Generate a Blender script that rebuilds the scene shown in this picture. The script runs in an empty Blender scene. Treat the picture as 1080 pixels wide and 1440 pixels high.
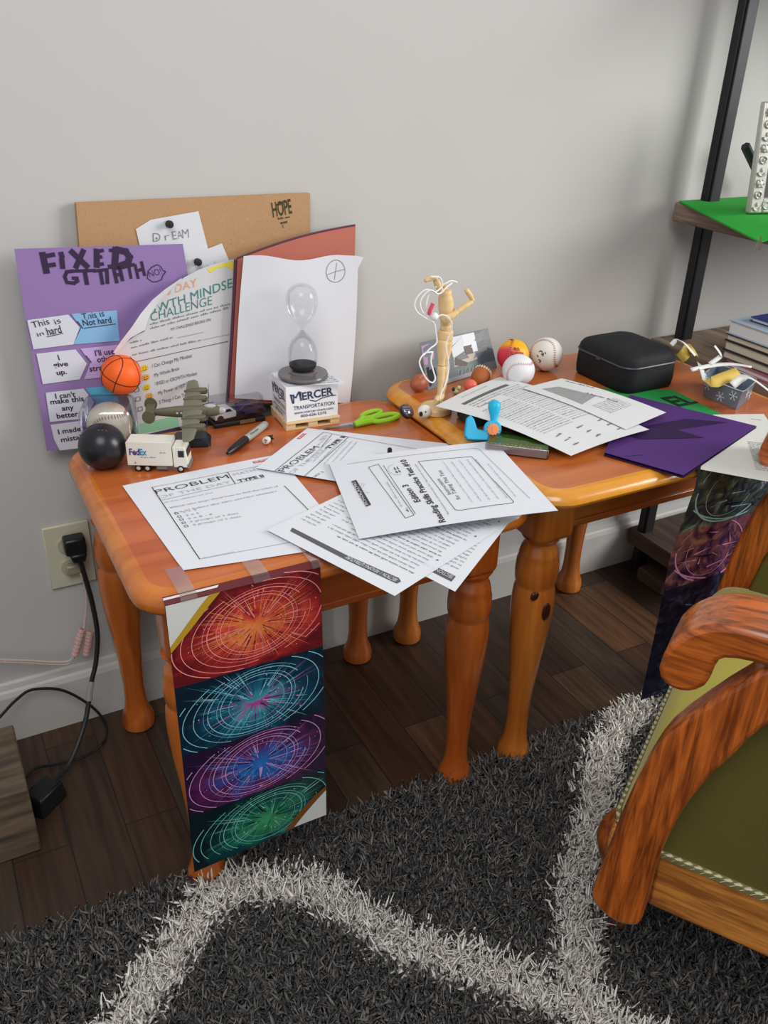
import bpy, bmesh, math, random
import numpy as np
from mathutils import Vector, Matrix
random.seed(7); rng=np.random.default_rng(7)
C=bpy.context.scene.collection; sc=bpy.context.scene
# ---------------- camera ----------------
def cam_matrix(loc,yaw,pitch,roll):
    f=Vector((math.sin(yaw)*math.cos(pitch),math.cos(yaw)*math.cos(pitch),-math.sin(pitch)))
    r=Vector((math.cos(yaw),-math.sin(yaw),0)); u=r.cross(f)
    c,s=math.cos(roll),math.sin(roll)
    r2=r*c+u*s; u2=u*c-r*s
    m=Matrix((r2,u2,-f)).transposed().to_4x4(); m.translation=loc
    return m
cd=bpy.data.cameras.new('camera'); cam=bpy.data.objects.new('camera',cd); C.objects.link(cam); sc.camera=cam
cd.sensor_fit='VERTICAL'; cd.sensor_height=36; cd.lens=31.005; cd.clip_start=.02
cam.matrix_world=cam_matrix(Vector((0,-1.35374,1.1308)),.50195,.5003,.03184)
# ---------------- light ----------------
w=bpy.data.worlds.new('World'); sc.world=w; w.use_nodes=True
bgn=w.node_tree.nodes['Background']; bgn.inputs[0].default_value=(.90,.95,1,1); bgn.inputs[1].default_value=.42
def area(name,loc,target,sx,sy,energy,col):
    l=bpy.data.lights.new(name,'AREA'); l.shape='RECTANGLE'; l.size=sx; l.size_y=sy; l.energy=energy; l.color=col
    o=bpy.data.objects.new(name,l); C.objects.link(o); o.location=loc
    o.rotation_euler=(Vector(target)-Vector(loc)).to_track_quat('-Z','Y').to_euler(); return o
area('window_light',(3.3,-2.0,1.8),(.4,-.3,.6),1.5,1.5,76,(1,.985,.96))
area('overhead_fill',(-.3,-1.75,2.5),(.3,-.6,0),1.3,1.3,27,(1,.97,.93))  # unseen fill added above and behind the camera, brightens left floor and rug
sc.view_settings.view_transform='Standard'; sc.view_settings.look='None'; sc.view_settings.gamma=1
sc.view_settings.use_curve_mapping=False; sc.view_settings.exposure=0.17
# ---------------- materials ----------------
def lin(c): return tuple((x/255/12.92 if x/255<=.04045 else ((x/255+.055)/1.055)**2.4) for x in c[:3])+(1,)
MC={}
def mat(name,col,rough=.6,metal=0,spec=.5,noise=0,nscale=40,bump=0,coat=0,trans=0,ior=1.45):
    if name in MC: return MC[name]
    m=bpy.data.materials.new(name); m.use_nodes=True; nt=m.node_tree; b=nt.nodes['Principled BSDF']
    c=lin(col); b.inputs['Base Color'].default_value=c; b.inputs['Roughness'].default_value=rough
    b.inputs['Metallic'].default_value=metal; b.inputs['Specular IOR Level'].default_value=spec
    b.inputs['Coat Weight'].default_value=coat; b.inputs['Coat Roughness'].default_value=.12
    b.inputs['Transmission Weight'].default_value=trans; b.inputs['IOR'].default_value=ior
    tc=nt.nodes.new('ShaderNodeTexCoord'); n=nt.nodes.new('ShaderNodeTexNoise'); n.inputs['Scale'].default_value=nscale; n.inputs['Detail'].default_value=4
    nt.links.new(tc.outputs['Object'],n.inputs['Vector'])
    mx=nt.nodes.new('ShaderNodeMix'); mx.data_type='RGBA'
    k=max(noise,.02)
    mx.inputs['A'].default_value=tuple(x*(1-k) for x in c[:3])+(1,); mx.inputs['B'].default_value=tuple(min(1,x*(1+k)) for x in c[:3])+(1,)
    nt.links.new(n.outputs['Fac'],mx.inputs['Factor']); nt.links.new(mx.outputs['Result'],b.inputs['Base Color'])
    if bump:
        bp=nt.nodes.new('ShaderNodeBump'); bp.inputs['Strength'].default_value=bump; bp.inputs['Distance'].default_value=.002
        nt.links.new(n.outputs['Fac'],bp.inputs['Height']); nt.links.new(bp.outputs['Normal'],b.inputs['Normal'])
    MC[name]=m; return m
def wood(name,c1,c2,axis='X',scale=1.0,rough=.3,coat=.4,knots=True,dark=None,contrast=(.3,.7)):
    if name in MC: return MC[name]
    m=bpy.data.materials.new(name); m.use_nodes=True; nt=m.node_tree; b=nt.nodes['Principled BSDF']; L=nt.links.new
    tc=nt.nodes.new('ShaderNodeTexCoord'); mp=nt.nodes.new('ShaderNodeMapping')
    s={'X':(1.3,16,16),'Y':(16,1.3,16),'Z':(16,16,1.3)}[axis]
    mp.inputs['Scale'].default_value=tuple(v*scale for v in s); L(tc.outputs['Object'],mp.inputs['Vector'])
    n=nt.nodes.new('ShaderNodeTexNoise'); n.inputs['Scale'].default_value=2.2; n.inputs['Detail'].default_value=5; n.inputs['Distortion'].default_value=.6; L(mp.outputs[0],n.inputs['Vector'])
    n2=nt.nodes.new('ShaderNodeTexNoise'); n2.inputs['Scale'].default_value=9; n2.inputs['Detail'].default_value=3; L(mp.outputs[0],n2.inputs['Vector'])
    ad=nt.nodes.new('ShaderNodeMath'); ad.operation='MULTIPLY_ADD'; ad.inputs[1].default_value=.35; L(n2.outputs['Fac'],ad.inputs[0]); L(n.outputs['Fac'],ad.inputs[2])
    r=nt.nodes.new('ShaderNodeValToRGB'); e=r.color_ramp.elements; e[0].position=contrast[0]+.17; e[1].position=contrast[1]+.17; e[0].color=lin(c2); e[1].color=lin(c1)
    L(ad.outputs[0],r.inputs[0])
    out=r.outputs[0]
    if knots:
        v=nt.nodes.new('ShaderNodeTexVoronoi'); v.inputs['Scale'].default_value=5.5; L(tc.outputs['Object'],v.inputs['Vector'])
        rr=nt.nodes.new('ShaderNodeValToRGB'); rr.color_ramp.elements[0].position=.05; rr.color_ramp.elements[1].position=.12
        rr.color_ramp.elements[0].color=(.35,.25,.2,1); rr.color_ramp.elements[1].color=(1,1,1,1); L(v.outputs['Distance'],rr.inputs[0])
        mm=nt.nodes.new('ShaderNodeMix'); mm.data_type='RGBA'; mm.blend_type='MULTIPLY'; mm.inputs['Factor'].default_value=.6
        L(out,mm.inputs['A']); L(rr.outputs[0],mm.inputs['B']); out=mm.outputs['Result']
    L(out,b.inputs['Base Color']); b.inputs['Roughness'].default_value=rough; b.inputs['Coat Weight'].default_value=coat; b.inputs['Coat Roughness'].default_value=.15
    bp=nt.nodes.new('ShaderNodeBump'); bp.inputs['Strength'].default_value=.12; bp.inputs['Distance'].default_value=.001; L(n2.outputs['Fac'],bp.inputs['Height']); L(bp.outputs[0],b.inputs['Normal'])
    MC[name]=m; return m
def clear(name,tint=(255,255,255),refl=.5,rough=.03,base=.04):
    if name in MC: return MC[name]
    m=bpy.data.materials.new(name); m.use_nodes=True; nt=m.node_tree; L=nt.links.new
    for n in list(nt.nodes):
        if n.type!='OUTPUT_MATERIAL': nt.nodes.remove(n)
    o=nt.nodes['Material Output']
    t=nt.nodes.new('ShaderNodeBsdfTransparent'); t.inputs[0].default_value=lin(tint)
    g=nt.nodes.new('ShaderNodeBsdfGlossy'); g.inputs['Roughness'].default_value=rough; g.inputs['Color'].default_value=(.95,.97,1,1)
    lw=nt.nodes.new('ShaderNodeLayerWeight'); lw.inputs['Blend'].default_value=.25
    ma=nt.nodes.new('ShaderNodeMath'); ma.operation='MULTIPLY_ADD'; ma.inputs[1].default_value=refl; ma.inputs[2].default_value=base; ma.use_clamp=True
    L(lw.outputs['Fresnel'],ma.inputs[0])
    mx=nt.nodes.new('ShaderNodeMixShader'); L(ma.outputs[0],mx.inputs[0]); L(t.outputs[0],mx.inputs[1]); L(g.outputs[0],mx.inputs[2]); L(mx.outputs[0],o.inputs[0])
    MC[name]=m; return m
def blend_mat(name,cols,scale=20,rough=.45,stretch=(1,1,1),detail=6,coat=.1,dist=1.0):
    """printed multi-colour cloud: object-space noise through a colour ramp"""
    if name in MC: return MC[name]
    m=bpy.data.materials.new(name); m.use_nodes=True; nt=m.node_tree; b=nt.nodes['Principled BSDF']; L=nt.links.new
    tc=nt.nodes.new('ShaderNodeTexCoord'); mp=nt.nodes.new('ShaderNodeMapping'); mp.inputs['Scale'].default_value=stretch; L(tc.outputs['Object'],mp.inputs[0])
    n=nt.nodes.new('ShaderNodeTexNoise'); n.inputs['Scale'].default_value=scale; n.inputs['Detail'].default_value=detail; n.inputs['Distortion'].default_value=dist; L(mp.outputs[0],n.inputs['Vector'])
    r=nt.nodes.new('ShaderNodeValToRGB'); e=r.color_ramp.elements
    while len(e)<len(cols): e.new(.5)
    for i,c in enumerate(cols): e[i].position=.3+.4*i/(len(cols)-1); e[i].color=lin(c)
    L(n.outputs['Fac'],r.inputs[0]); L(r.outputs[0],b.inputs['Base Color']); b.inputs['Roughness'].default_value=rough; b.inputs['Coat Weight'].default_value=coat
    MC[name]=m; return m
# ---------------- mesh builder ----------------
MX={}
def frame(a):
    a=Vector(a).normalized(); t=Vector((0,0,1)) if abs(a.z)<.95 else Vector((1,0,0))
    x=t.cross(a).normalized(); return x,a.cross(x),a
class MB:
    def __init__(s): s.v=[]; s.f=[]; s.m=[]; s.T=Matrix.Identity(4)
    def add(s,vs,fs,mi=0):
        k=len(s.v); s.v+= [tuple(s.T@Vector(v)) for v in vs]; s.f+=[tuple(i+k for i in f) for f in fs]; s.m+=[mi]*len(fs)
    def box(s,c,d,mi=0,rz=0,taper=1,taper_y=None):
        ty=taper if taper_y is None else taper_y
        R=Matrix.Rotation(rz,3,'Z'); vs=[]
        for z in (-1,1):
            for x,y in ((-1,-1),(1,-1),(1,1),(-1,1)):
                q=Vector((x*d[0]/2*(taper if z>0 else 1),y*d[1]/2*(ty if z>0 else 1),z*d[2]/2)); vs.append(Vector(c)+R@q)
        s.add(vs,[(3,2,1,0),(4,5,6,7),(0,1,5,4),(1,2,6,5),(2,3,7,6),(3,0,4,7)],mi)
    def rbox(s,c,d,r,mi=0,n=4,rz=0,rv=None):
        """box with rounded vertical corners and softened top and bottom rims"""
        rv=min(r,d[2]/2) if rv is None else rv
        R=Matrix.Rotation(rz,3,'Z')
        def ring(ins,z):
            o=[]; rr=max(r-ins,.0003)
            for sx,sy,a0 in ((1,1,0),(-1,1,90),(-1,-1,180),(1,-1,270)):
                for k in range(n+1):
                    a=math.radians(a0+90*k/n); o.append(Vector(c)+R@Vector((sx*(d[0]/2-r)+rr*math.cos(a),sy*(d[1]/2-r)+rr*math.sin(a),z)))
            return o
        rs=[]
        for k in range(4): a=math.pi/2*k/3; rs.append(ring(rv*(1-math.sin(a)),-d[2]/2+rv*(1-math.cos(a))))
        for k in range(4): a=math.pi/2*k/3; rs.append(ring(rv*(1-math.cos(a)),d[2]/2-rv*(1-math.sin(a))))
        s.rings(rs,mi)
    def rings(s,rs,mi=0,cap=True,closed=True):
        n=len(rs[0]); vs=[p for r in rs for p in r]; fs=[]
        for i in range(len(rs)-1):
            for j in range(n if closed else n-1):
                k=(j+1)%n; fs.append((i*n+j,i*n+k,(i+1)*n+k,(i+1)*n+j))
        if cap and closed: fs.append(tuple(range(n-1,-1,-1))); fs.append(tuple((len(rs)-1)*n+j for j in range(n)))
        s.add(vs,fs,mi)
    def lathe(s,prof,c=(0,0,0),axis=(0,0,1),n=24,mi=0,cap=True):
        x,y,a=frame(axis); c=Vector(c)
        s.rings([[c+a*h+(x*math.cos(2*math.pi*j/n)+y*math.sin(2*math.pi*j/n))*max(r,1e-5) for j in range(n)] for r,h in prof],mi,cap)
    def cyl(s,a,b,r,r2=None,n=16,mi=0):
        a=Vector(a); b=Vector(b); s.lathe([(r,0),(r if r2 is None else r2,(b-a).length)],a,b-a,n,mi)
    def ell(s,c,r,n=20,mi=0,R=None):
        if not hasattr(r,'__len__'): r=(r,r,r)
        R=R or Matrix.Identity(3); rs=[]
        for i in range(n//2+1):
            t=-math.pi/2+math.pi*i/(n//2)
            rs.append([Vector(c)+R@Vector((r[0]*max(math.cos(t),1e-4)*math.cos(2*math.pi*j/n),r[1]*max(math.cos(t),1e-4)*math.sin(2*math.pi*j/n),r[2]*math.sin(t))) for j in range(n)])
        s.rings(rs,mi,True)
    def tube(s,pts,r,n=8,mi=0,smooth=0,closed=False):
        P=[Vector(p) for p in pts]
        if smooth: P=spline(P,smooth,closed)
        rs=[]; x=None
        for i,p in enumerate(P):
            t=(P[(i+1)%len(P)]-P[i-1]) if closed else (P[min(i+1,len(P)-1)]-P[max(i-1,0)])
            if t.length<1e-9: t=Vector((0,0,1))
            t.normalize()
            if x is None: x=frame(t)[0]
            x=(x-t*x.dot(t)).normalized(); y=t.cross(x)
            rr=r[i*(len(r)-1)//max(1,len(P)-1)] if hasattr(r,'__len__') else r
            rs.append([p+(x*math.cos(2*math.pi*j/n)+y*math.sin(2*math.pi*j/n))*rr for j in range(n)])
        if closed: rs.append(rs[0]); s.rings(rs,mi,False)
        else: s.rings(rs,mi)
    def prism(s,poly,h,M=None,mi=0):
        """polygon in local xy extruded +-h/2 along z, placed by matrix M"""
        M=M or Matrix.Identity(4); n=len(poly)
        vs=[M@Vector((x,y,-h/2)) for x,y in poly]+[M@Vector((x,y,h/2)) for x,y in poly]
        s.add(vs,[tuple(range(n-1,-1,-1)),tuple(range(n,2*n))]+[(i,(i+1)%n,n+(i+1)%n,n+i) for i in range(n)],mi)
    def build(s,name,mats,parent=None,loc=None,bevel=0,smooth=35,sub=0,world=False):
        """parent given: vertices are in the parent's frame (world=True: in world space). No parent: loc becomes the origin"""
        vs=s.v
        if parent is not None and world:
            I=MX[parent.name].inverted(); vs=[tuple(I@Vector(v)) for v in vs]
        if parent is None and loc is not None: vs=[(v[0]-loc[0],v[1]-loc[1],v[2]-loc[2]) for v in vs]
        me=bpy.data.meshes.new(name); me.from_pydata(vs,[],s.f)
        if not isinstance(mats,(list,tuple)): mats=[mats]
        for m in mats: me.materials.append(m)
        me.polygons.foreach_set('material_index',[min(i,len(mats)-1) for i in s.m])
        bm=bmesh.new(); bm.from_mesh(me); bmesh.ops.dissolve_degenerate(bm,dist=1e-7,edges=bm.edges)
        if s.__dict__.get('fixn',True): bmesh.ops.recalc_face_normals(bm,faces=bm.faces)
        bm.to_mesh(me); bm.free(); me.update()
        if smooth:
            me.shade_smooth(); me.set_sharp_from_angle(angle=math.radians(smooth))
        o=bpy.data.objects.new(name,me); C.objects.link(o)
        if parent is not None: o.parent=parent
        elif loc is not None: o.location=loc
        if bevel:
            b=o.modifiers.new('bevel','BEVEL'); b.width=bevel; b.segments=2; b.limit_method='ANGLE'; b.angle_limit=math.radians(40); b.harden_normals=False
        if sub:
            q=o.modifiers.new('sub','SUBSURF'); q.levels=sub; q.render_levels=sub
        return o
def spline(P,k,closed=False):
    o=[]; n=len(P)
    for i in range(n if closed else n-1):
        if closed: a,b,c,d=P[i-1],P[i],P[(i+1)%n],P[(i+2)%n]
        else: a,b,c,d=P[max(i-1,0)],P[i],P[i+1],P[min(i+2,n-1)]
        for j in range(k):
            t=j/k; o.append(.5*((2*b)+(c-a)*t+(2*a-5*b+4*c-d)*t*t+(3*b-a-3*c+d)*t**3))
    if not closed: o.append(P[-1])
    return o
def tag(o,label=None,cat=None,group=None,kind=None):
    for k,v in (('label',label),('category',cat),('group',group),('kind',kind)):
        if v: o[k]=v
    return o
def thing(name,label,cat,loc=(0,0,0),rz=0,group=None,rot=None):
    o=bpy.data.objects.new(name,None); C.objects.link(o); o.empty_display_size=.02; o.location=loc
    o.rotation_euler=rot if rot else (0,0,rz); tag(o,label,cat,group)
    MX[o.name]=Matrix.LocRotScale(Vector(loc),o.rotation_euler.to_quaternion(),None); return o
def copy_tree(o,parent=None):
    c=o.copy(); C.objects.link(c)
    if parent: c.parent=parent
    for ch in list(o.children): copy_tree(ch,c)
    return c
# ---------------- printed sheets ----------------
SC={}; TXT={}
def text_polys(s,bold=0):
    if (s,bold) in TXT: return TXT[(s,bold)]
    cu=bpy.data.curves.new('t','FONT'); cu.body=s; cu.size=1; cu.resolution_u=3; cu.offset=bold; cu.fill_mode='FRONT'
    o=bpy.data.objects.new('t',cu); C.objects.link(o)
    me=o.to_mesh(); vs=[(v.co.x,v.co.y) for v in me.vertices]; fs=[[vs[i] for i in p.vertices] for p in me.polygons]
    o.to_mesh_clear(); bpy.data.objects.remove(o); bpy.data.curves.remove(cu)
    xs=[v[0] for v in vs] or [0]; TXT[(s,bold)]=(fs,min(xs),max(xs)); return TXT[(s,bold)]
class Art:
    def __init__(s,layer=0): s.p=[]; s.clip=None
    def poly(s,pts,mi,layer=1): s.p.append((list(pts),mi,layer+(len(s.p)%8)*.22))
    def rect(s,x0,y0,x1,y1,mi,layer=1,step=.03):
        nx=max(1,int(abs(x1-x0)/step+.99)); ny=max(1,int(abs(y1-y0)/step+.99))
        for i in range(nx):
            for j in range(ny):
                a,b=x0+(x1-x0)*i/nx,x0+(x1-x0)*(i+1)/nx; c,d=y0+(y1-y0)*j/ny,y0+(y1-y0)*(j+1)/ny
                s.poly([(a,c),(b,c),(b,d),(a,d)],mi,layer)
    def stroke(s,pts,w,mi,layer=2,step=.012,closed=False):
        if closed: pts=list(pts)+[pts[0]]
        for (ax,ay),(bx,by) in zip(pts,pts[1:]):
            L=math.hypot(bx-ax,by-ay)
            if L<1e-7: continue
            nx,ny=-(by-ay)/L*w/2,(bx-ax)/L*w/2; ex,ey=(bx-ax)/L*w*.4,(by-ay)/L*w*.4
            ax2,ay2,bx2,by2=ax-ex,ay-ey,bx+ex,by+ey; n=max(1,int(L/step+.5))
            for i in range(n):
                t0,t1=i/n,(i+1)/n
                x0,y0,x1,y1=ax2+(bx2-ax2)*t0,ay2+(by2-ay2)*t0,ax2+(bx2-ax2)*t1,ay2+(by2-ay2)*t1
                s.poly([(x0-nx,y0-ny),(x1-nx,y1-ny),(x1+nx,y1+ny),(x0+nx,y0+ny)],mi,layer)
    def ring(s,cx,cy,rx,ry,w,mi,a0=0,a1=360,rot=0,layer=2,n=48,inside=None):
        pts=[]; c,sn=math.cos(rot),math.sin(rot)
        N=max(3,int(n*(a1-a0)/360))
        for k in range(N+1):
            a=math.radians(a0+(a1-a0)*k/N); x,y=rx*math.cos(a),ry*math.sin(a); pts.append((cx+x*c-y*sn,cy+x*sn+y*c))
        for a,b in zip(pts,pts[1:]):
            if inside is None or (inside(*a) and inside(*b)): s.stroke([a,b],w,mi,layer)
    def disc(s,cx,cy,rx,ry,mi,layer=1,n=20,rot=0):
        c,sn=math.cos(rot),math.sin(rot)
        s.poly([(cx+rx*math.cos(2*math.pi*k/n)*c-ry*math.sin(2*math.pi*k/n)*sn,cy+rx*math.cos(2*math.pi*k/n)*sn+ry*math.sin(2*math.pi*k/n)*c) for k in range(n)],mi,layer)
    def text(s,t,A,B,h,mi,layer=2,bold=0):
        """text fitted along baseline A->B, capital height about h"""
        fs,x0,x1=text_polys(t,bold); L=math.hypot(B[0]-A[0],B[1]-A[1]); d=((B[0]-A[0])/L,(B[1]-A[1])/L)
        kx=L/max(x1-x0,1e-6); ky=h/.69
        for f in fs: s.poly([(A[0]+d[0]*(x-x0)*kx-d[1]*y*ky,A[1]+d[1]*(x-x0)*kx+d[0]*y*ky) for x,y in f],mi,layer)
    def words(s,A,B,h,mi,layer=2,gap=.35,seed=1):
        """a line of print too small to read: word-length dashes of uneven height"""
        r=random.Random(seed); L=math.hypot(B[0]-A[0],B[1]-A[1]); d=((B[0]-A[0])/L,(B[1]-A[1])/L); x=0
        while x<L:
            wl=h*r.uniform(1.5,5)
            e=min(x+wl,L); y=x
            while y<e:
                q=min(y+h*r.uniform(.35,.6),e); hh=h*r.choice((.5,.5,.55,.85)); 
                s.poly([(A[0]+d[0]*a-d[1]*b,A[1]+d[1]*a+d[0]*b) for a,b in ((y,0),(q,0),(q,hh),(y,hh))],mi,layer); y=q+h*.18
            x+=wl+h*gap*2
def inpoly(x,y,P):
    k=False; j=len(P)-1
    for i in range(len(P)):
        if (P[i][1]>y)!=(P[j][1]>y) and x<(P[j][0]-P[i][0])*(y-P[i][1])/(P[j][1]-P[i][1])+P[i][0]: k=not k
        j=i
    return k
def bil(c,u,v):
    a,b,d,e=[Vector(x) for x in c[:4]]
    return a*(1-u)*(1-v)+b*u*(1-v)+d*u*v+e*(1-u)*v
def sheet(name,c,art,mats,label=None,cat=None,group=None,bend=None,nu=10,nv=12,parent=None,outline=None,off=.00025,kind=None,edge=0):
    """paper as one mesh: a bilinear patch over four corners (BL,BR,TR,TL) plus optional bend(u,v)->Vector; art printed on its face"""
    W,H=c[4],c[5]
    f=lambda u,v: bil(c,u,v)+(Vector(bend(u,v)) if bend else Vector((0,0,0)))
    def N(u,v):
        e=.01; return (f(u+e,v)-f(u-e,v)).cross(f(u,v+e)-f(u,v-e)).normalized()
    m=MB(); m.fixn=False
    if outline is None:
        vs=[f(i/nu,j/nv) for j in range(nv+1) for i in range(nu+1)]
        m.add(vs,[(j*(nu+1)+i,j*(nu+1)+i+1,(j+1)*(nu+1)+i+1,(j+1)*(nu+1)+i) for j in range(nv) for i in range(nu)],0)
    else:
        m.add([f(x/W,y/H) for x,y in outline],[tuple(range(len(outline)))],0)
    if edge:   # real thickness for boards
        if outline is None: loop=[(i/nu,0) for i in range(nu)]+[(1,j/nv) for j in range(nv)]+[(1-i/nu,1) for i in range(nu)]+[(0,1-j/nv) for j in range(nv)]
        else: loop=[(x/W,y/H) for x,y in outline]
        n=len(loop); fr=[f(*q) for q in loop]; bk=[f(*q)-N(*q)*edge for q in loop]
        m.add(fr+bk,[(i,n+i,n+(i+1)%n,(i+1)%n) for i in range(n)],0)
        if outline is None:
            vs=[f(i/nu,j/nv)-N(i/nu,j/nv)*edge for j in range(nv+1) for i in range(nu+1)]
            m.add(vs,[(j*(nu+1)+i,(j+1)*(nu+1)+i,(j+1)*(nu+1)+i+1,j*(nu+1)+i+1) for j in range(nv) for i in range(nu)],0)
        else: m.add(bk,[tuple(range(n-1,-1,-1))],0)
    if art:
        for pts,mi,l in art.p:
            q=[(min(1,max(0,x/W)) if -.15<x/W<1.15 else x/W,min(1,max(0,y/H)) if -.15<y/H<1.15 else y/H) for x,y in pts]
            if len(q)==4 and bend and max(math.dist(pts[0],pts[1]),math.dist(pts[1],pts[2]))>.016:
                n1=max(1,int(math.dist(pts[0],pts[1])/.01)); n2=max(1,int(math.dist(pts[1],pts[2])/.01))
                G=lambda a,b:tuple(q[0][k]*(1-a)*(1-b)+q[1][k]*a*(1-b)+q[2][k]*a*b+q[3][k]*(1-a)*b for k in (0,1))
                for i in range(n1):
                    for j in range(n2):
                        qq=[G(i/n1,j/n2),G((i+1)/n1,j/n2),G((i+1)/n1,(j+1)/n2),G(i/n1,(j+1)/n2)]
                        m.add([f(u,v)+N(u,v)*(off*l) for u,v in qq],[(0,1,2,3)],mi)
                continue
            if outline is not None and not all(inpoly(x,y,outline) for x,y in pts): continue
            if min(a for a,b in q)<-.02 or max(a for a,b in q)>1.02 or min(b for a,b in q)<-.02 or max(b for a,b in q)>1.02: continue
            m.add([f(u,v)+N(u,v)*(off*l) for u,v in q],[tuple(range(len(q)))],mi)
    lo=f(.5,.5) if parent is None else None
    o=m.build(name,mats,parent,lo,smooth=40 if outline is None else 0,world=parent is not None)
    return tag(o,label,cat,group,kind)
# ---------------- common materials ----------------
WHITE=mat('paper_white',(222,225,232),.75,noise=.015,nscale=25)
INK=mat('ink_black',(42,42,48),.6); GREY=mat('ink_grey',(128,130,136),.7); LGREY=mat('ink_pale_grey',(178,180,186),.7)
BLACKP=mat('black_plastic',(24,24,26),.35); DARKM=mat('dark_metal',(34,34,38),.45,.2)
STEEL=mat('steel',(190,190,195),.25,1); CHROME=mat('chrome',(215,215,220),.12,1)
PINE_L=wood('pine_leg',(205,112,44),(166,76,24),'Z',1,.28,.5)
PINE_T=wood('pine_top',(200,108,52),(172,82,36),'X',.8,.3,.5)
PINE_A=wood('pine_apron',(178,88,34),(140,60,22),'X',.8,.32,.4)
PINE2_T=wood('pine_top_amber',(202,116,54),(176,88,36),'X',.8,.28,.5)
PINE2_L=wood('pine_leg_amber',(208,124,46),(160,80,26),'Z',1,.28,.5)
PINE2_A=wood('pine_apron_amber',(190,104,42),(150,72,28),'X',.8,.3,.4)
EDGE1=wood('pine_edge',(214,126,44),(186,98,30),'X',.8,.25,.6,False)
EDGE2=wood('pine_edge_amber',(230,160,50),(206,128,36),'X',.8,.25,.6,False)
OAK=wood('oak',(206,106,38),(122,56,18),'Z',3.4,.3,.4,False,contrast=(.34,.66))
OAKY=wood('oak_arm',(206,106,38),(122,56,18),'Y',3.4,.3,.4,False,contrast=(.34,.66))
OAKL=wood('oak_pale',(214,140,64),(150,88,38),'Y',2.6,.38,.25,False,contrast=(.38,.62))
PALEW=mat('pale_pine',(226,196,150),.6,noise=.06,nscale=30)
# ---------------- room ----------------
b=MB(); b.box((.6,.05,1.2),(6,.1,2.6)); WALL=mat('wall_paint',(191,190,187),.85,noise=.012,nscale=6,bump=.02)
tag(b.build('wall_back',WALL,smooth=0),kind='structure')
def floor_mat():
    m=bpy.data.materials.new('rustic_planks'); m.use_nodes=True; nt=m.node_tree; L=nt.links.new; b=nt.nodes['Principled BSDF']
    tc=nt.nodes.new('ShaderNodeTexCoord'); mp=nt.nodes.new('ShaderNodeMapping'); mp.inputs['Rotation'].default_value=(0,0,math.pi/2); mp.inputs['Location'].default_value=(.33,-.044,0); L(tc.outputs['Object'],mp.inputs[0])
    br=nt.nodes.new('ShaderNodeTexBrick'); br.inputs['Scale'].default_value=1; br.inputs['Brick Width'].default_value=.62; br.inputs['Row Height'].default_value=.085; br.inputs['Mortar Size'].default_value=.0012
    br.inputs['Color1'].default_value=(0,0,0,1); br.inputs['Color2'].default_value=(1,1,1,1); br.inputs['Mortar'].default_value=(.5,.5,.5,1); br.offset=.37; br.inputs['Bias'].default_value=0
    L(mp.outputs[0],br.inputs['Vector'])
    r=nt.nodes.new('ShaderNodeValToRGB'); e=r.color_ramp.elements; e[0].color=lin((62,46,36)); e[1].color=lin((118,80,50)); n3=e.new(.35); n3.color=lin((82,54,36)); n4=e.new(.65); n4.color=lin((72,60,50))
    L(br.outputs['Color'],r.inputs[0])
    m2=nt.nodes.new('ShaderNodeMapping'); m2.inputs['Scale'].default_value=(26,1.6,1); L(tc.outputs['Object'],m2.inputs[0])
    n=nt.nodes.new('ShaderNodeTexNoise'); n.inputs['Scale'].default_value=3; n.inputs['Detail'].default_value=7; n.inputs['Distortion'].default_value=.4; L(m2.outputs[0],n.inputs[0])
    rr=nt.nodes.new('ShaderNodeValToRGB'); rr.color_ramp.elements[0].position=.3; rr.color_ramp.elements[1].position=.72; rr.color_ramp.elements[0].color=(.42,.4,.38,1); rr.color_ramp.elements[1].color=(1.1,1.05,1,1); L(n.outputs['Fac'],rr.inputs[0])
    mm=nt.nodes.new('ShaderNodeMix'); mm.data_type='RGBA'; mm.blend_type='MULTIPLY'; mm.inputs['Factor'].default_value=1; L(r.outputs[0],mm.inputs['A']); L(rr.outputs[0],mm.inputs['B'])
    m3=nt.nodes.new('ShaderNodeMix'); m3.data_type='RGBA'; m3.inputs['B'].default_value=(.012,.009,.007,1); L(br.outputs['Fac'],m3.inputs['Factor']); L(mm.outputs['Result'],m3.inputs['A'])
    L(m3.outputs['Result'],b.inputs['Base Color']); b.inputs['Roughness'].default_value=.5
    bp=nt.nodes.new('ShaderNodeBump'); bp.inputs['Strength'].default_value=.2; bp.inputs['Distance'].default_value=.002; L(n.outputs['Fac'],bp.inputs['Height']); L(bp.outputs[0],b.inputs['Normal'])
    return m
b=MB(); b.box((.6,-1.4,-.05),(6,3,.1)); tag(b.build('floor',floor_mat(),smooth=0),kind='structure')
b=MB(); pr=[(0,0),(-.014,0),(-.014,.095),(-.011,.104),(-.008,.108),(-.006,.118),(0,.12)]
b.rings([[(x,y,z) for y,z in pr] for x in (-2.4,3.6)]); tag(b.build('baseboard_back',mat('trim_white',(198,196,192),.5),smooth=0),kind='structure')
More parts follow.
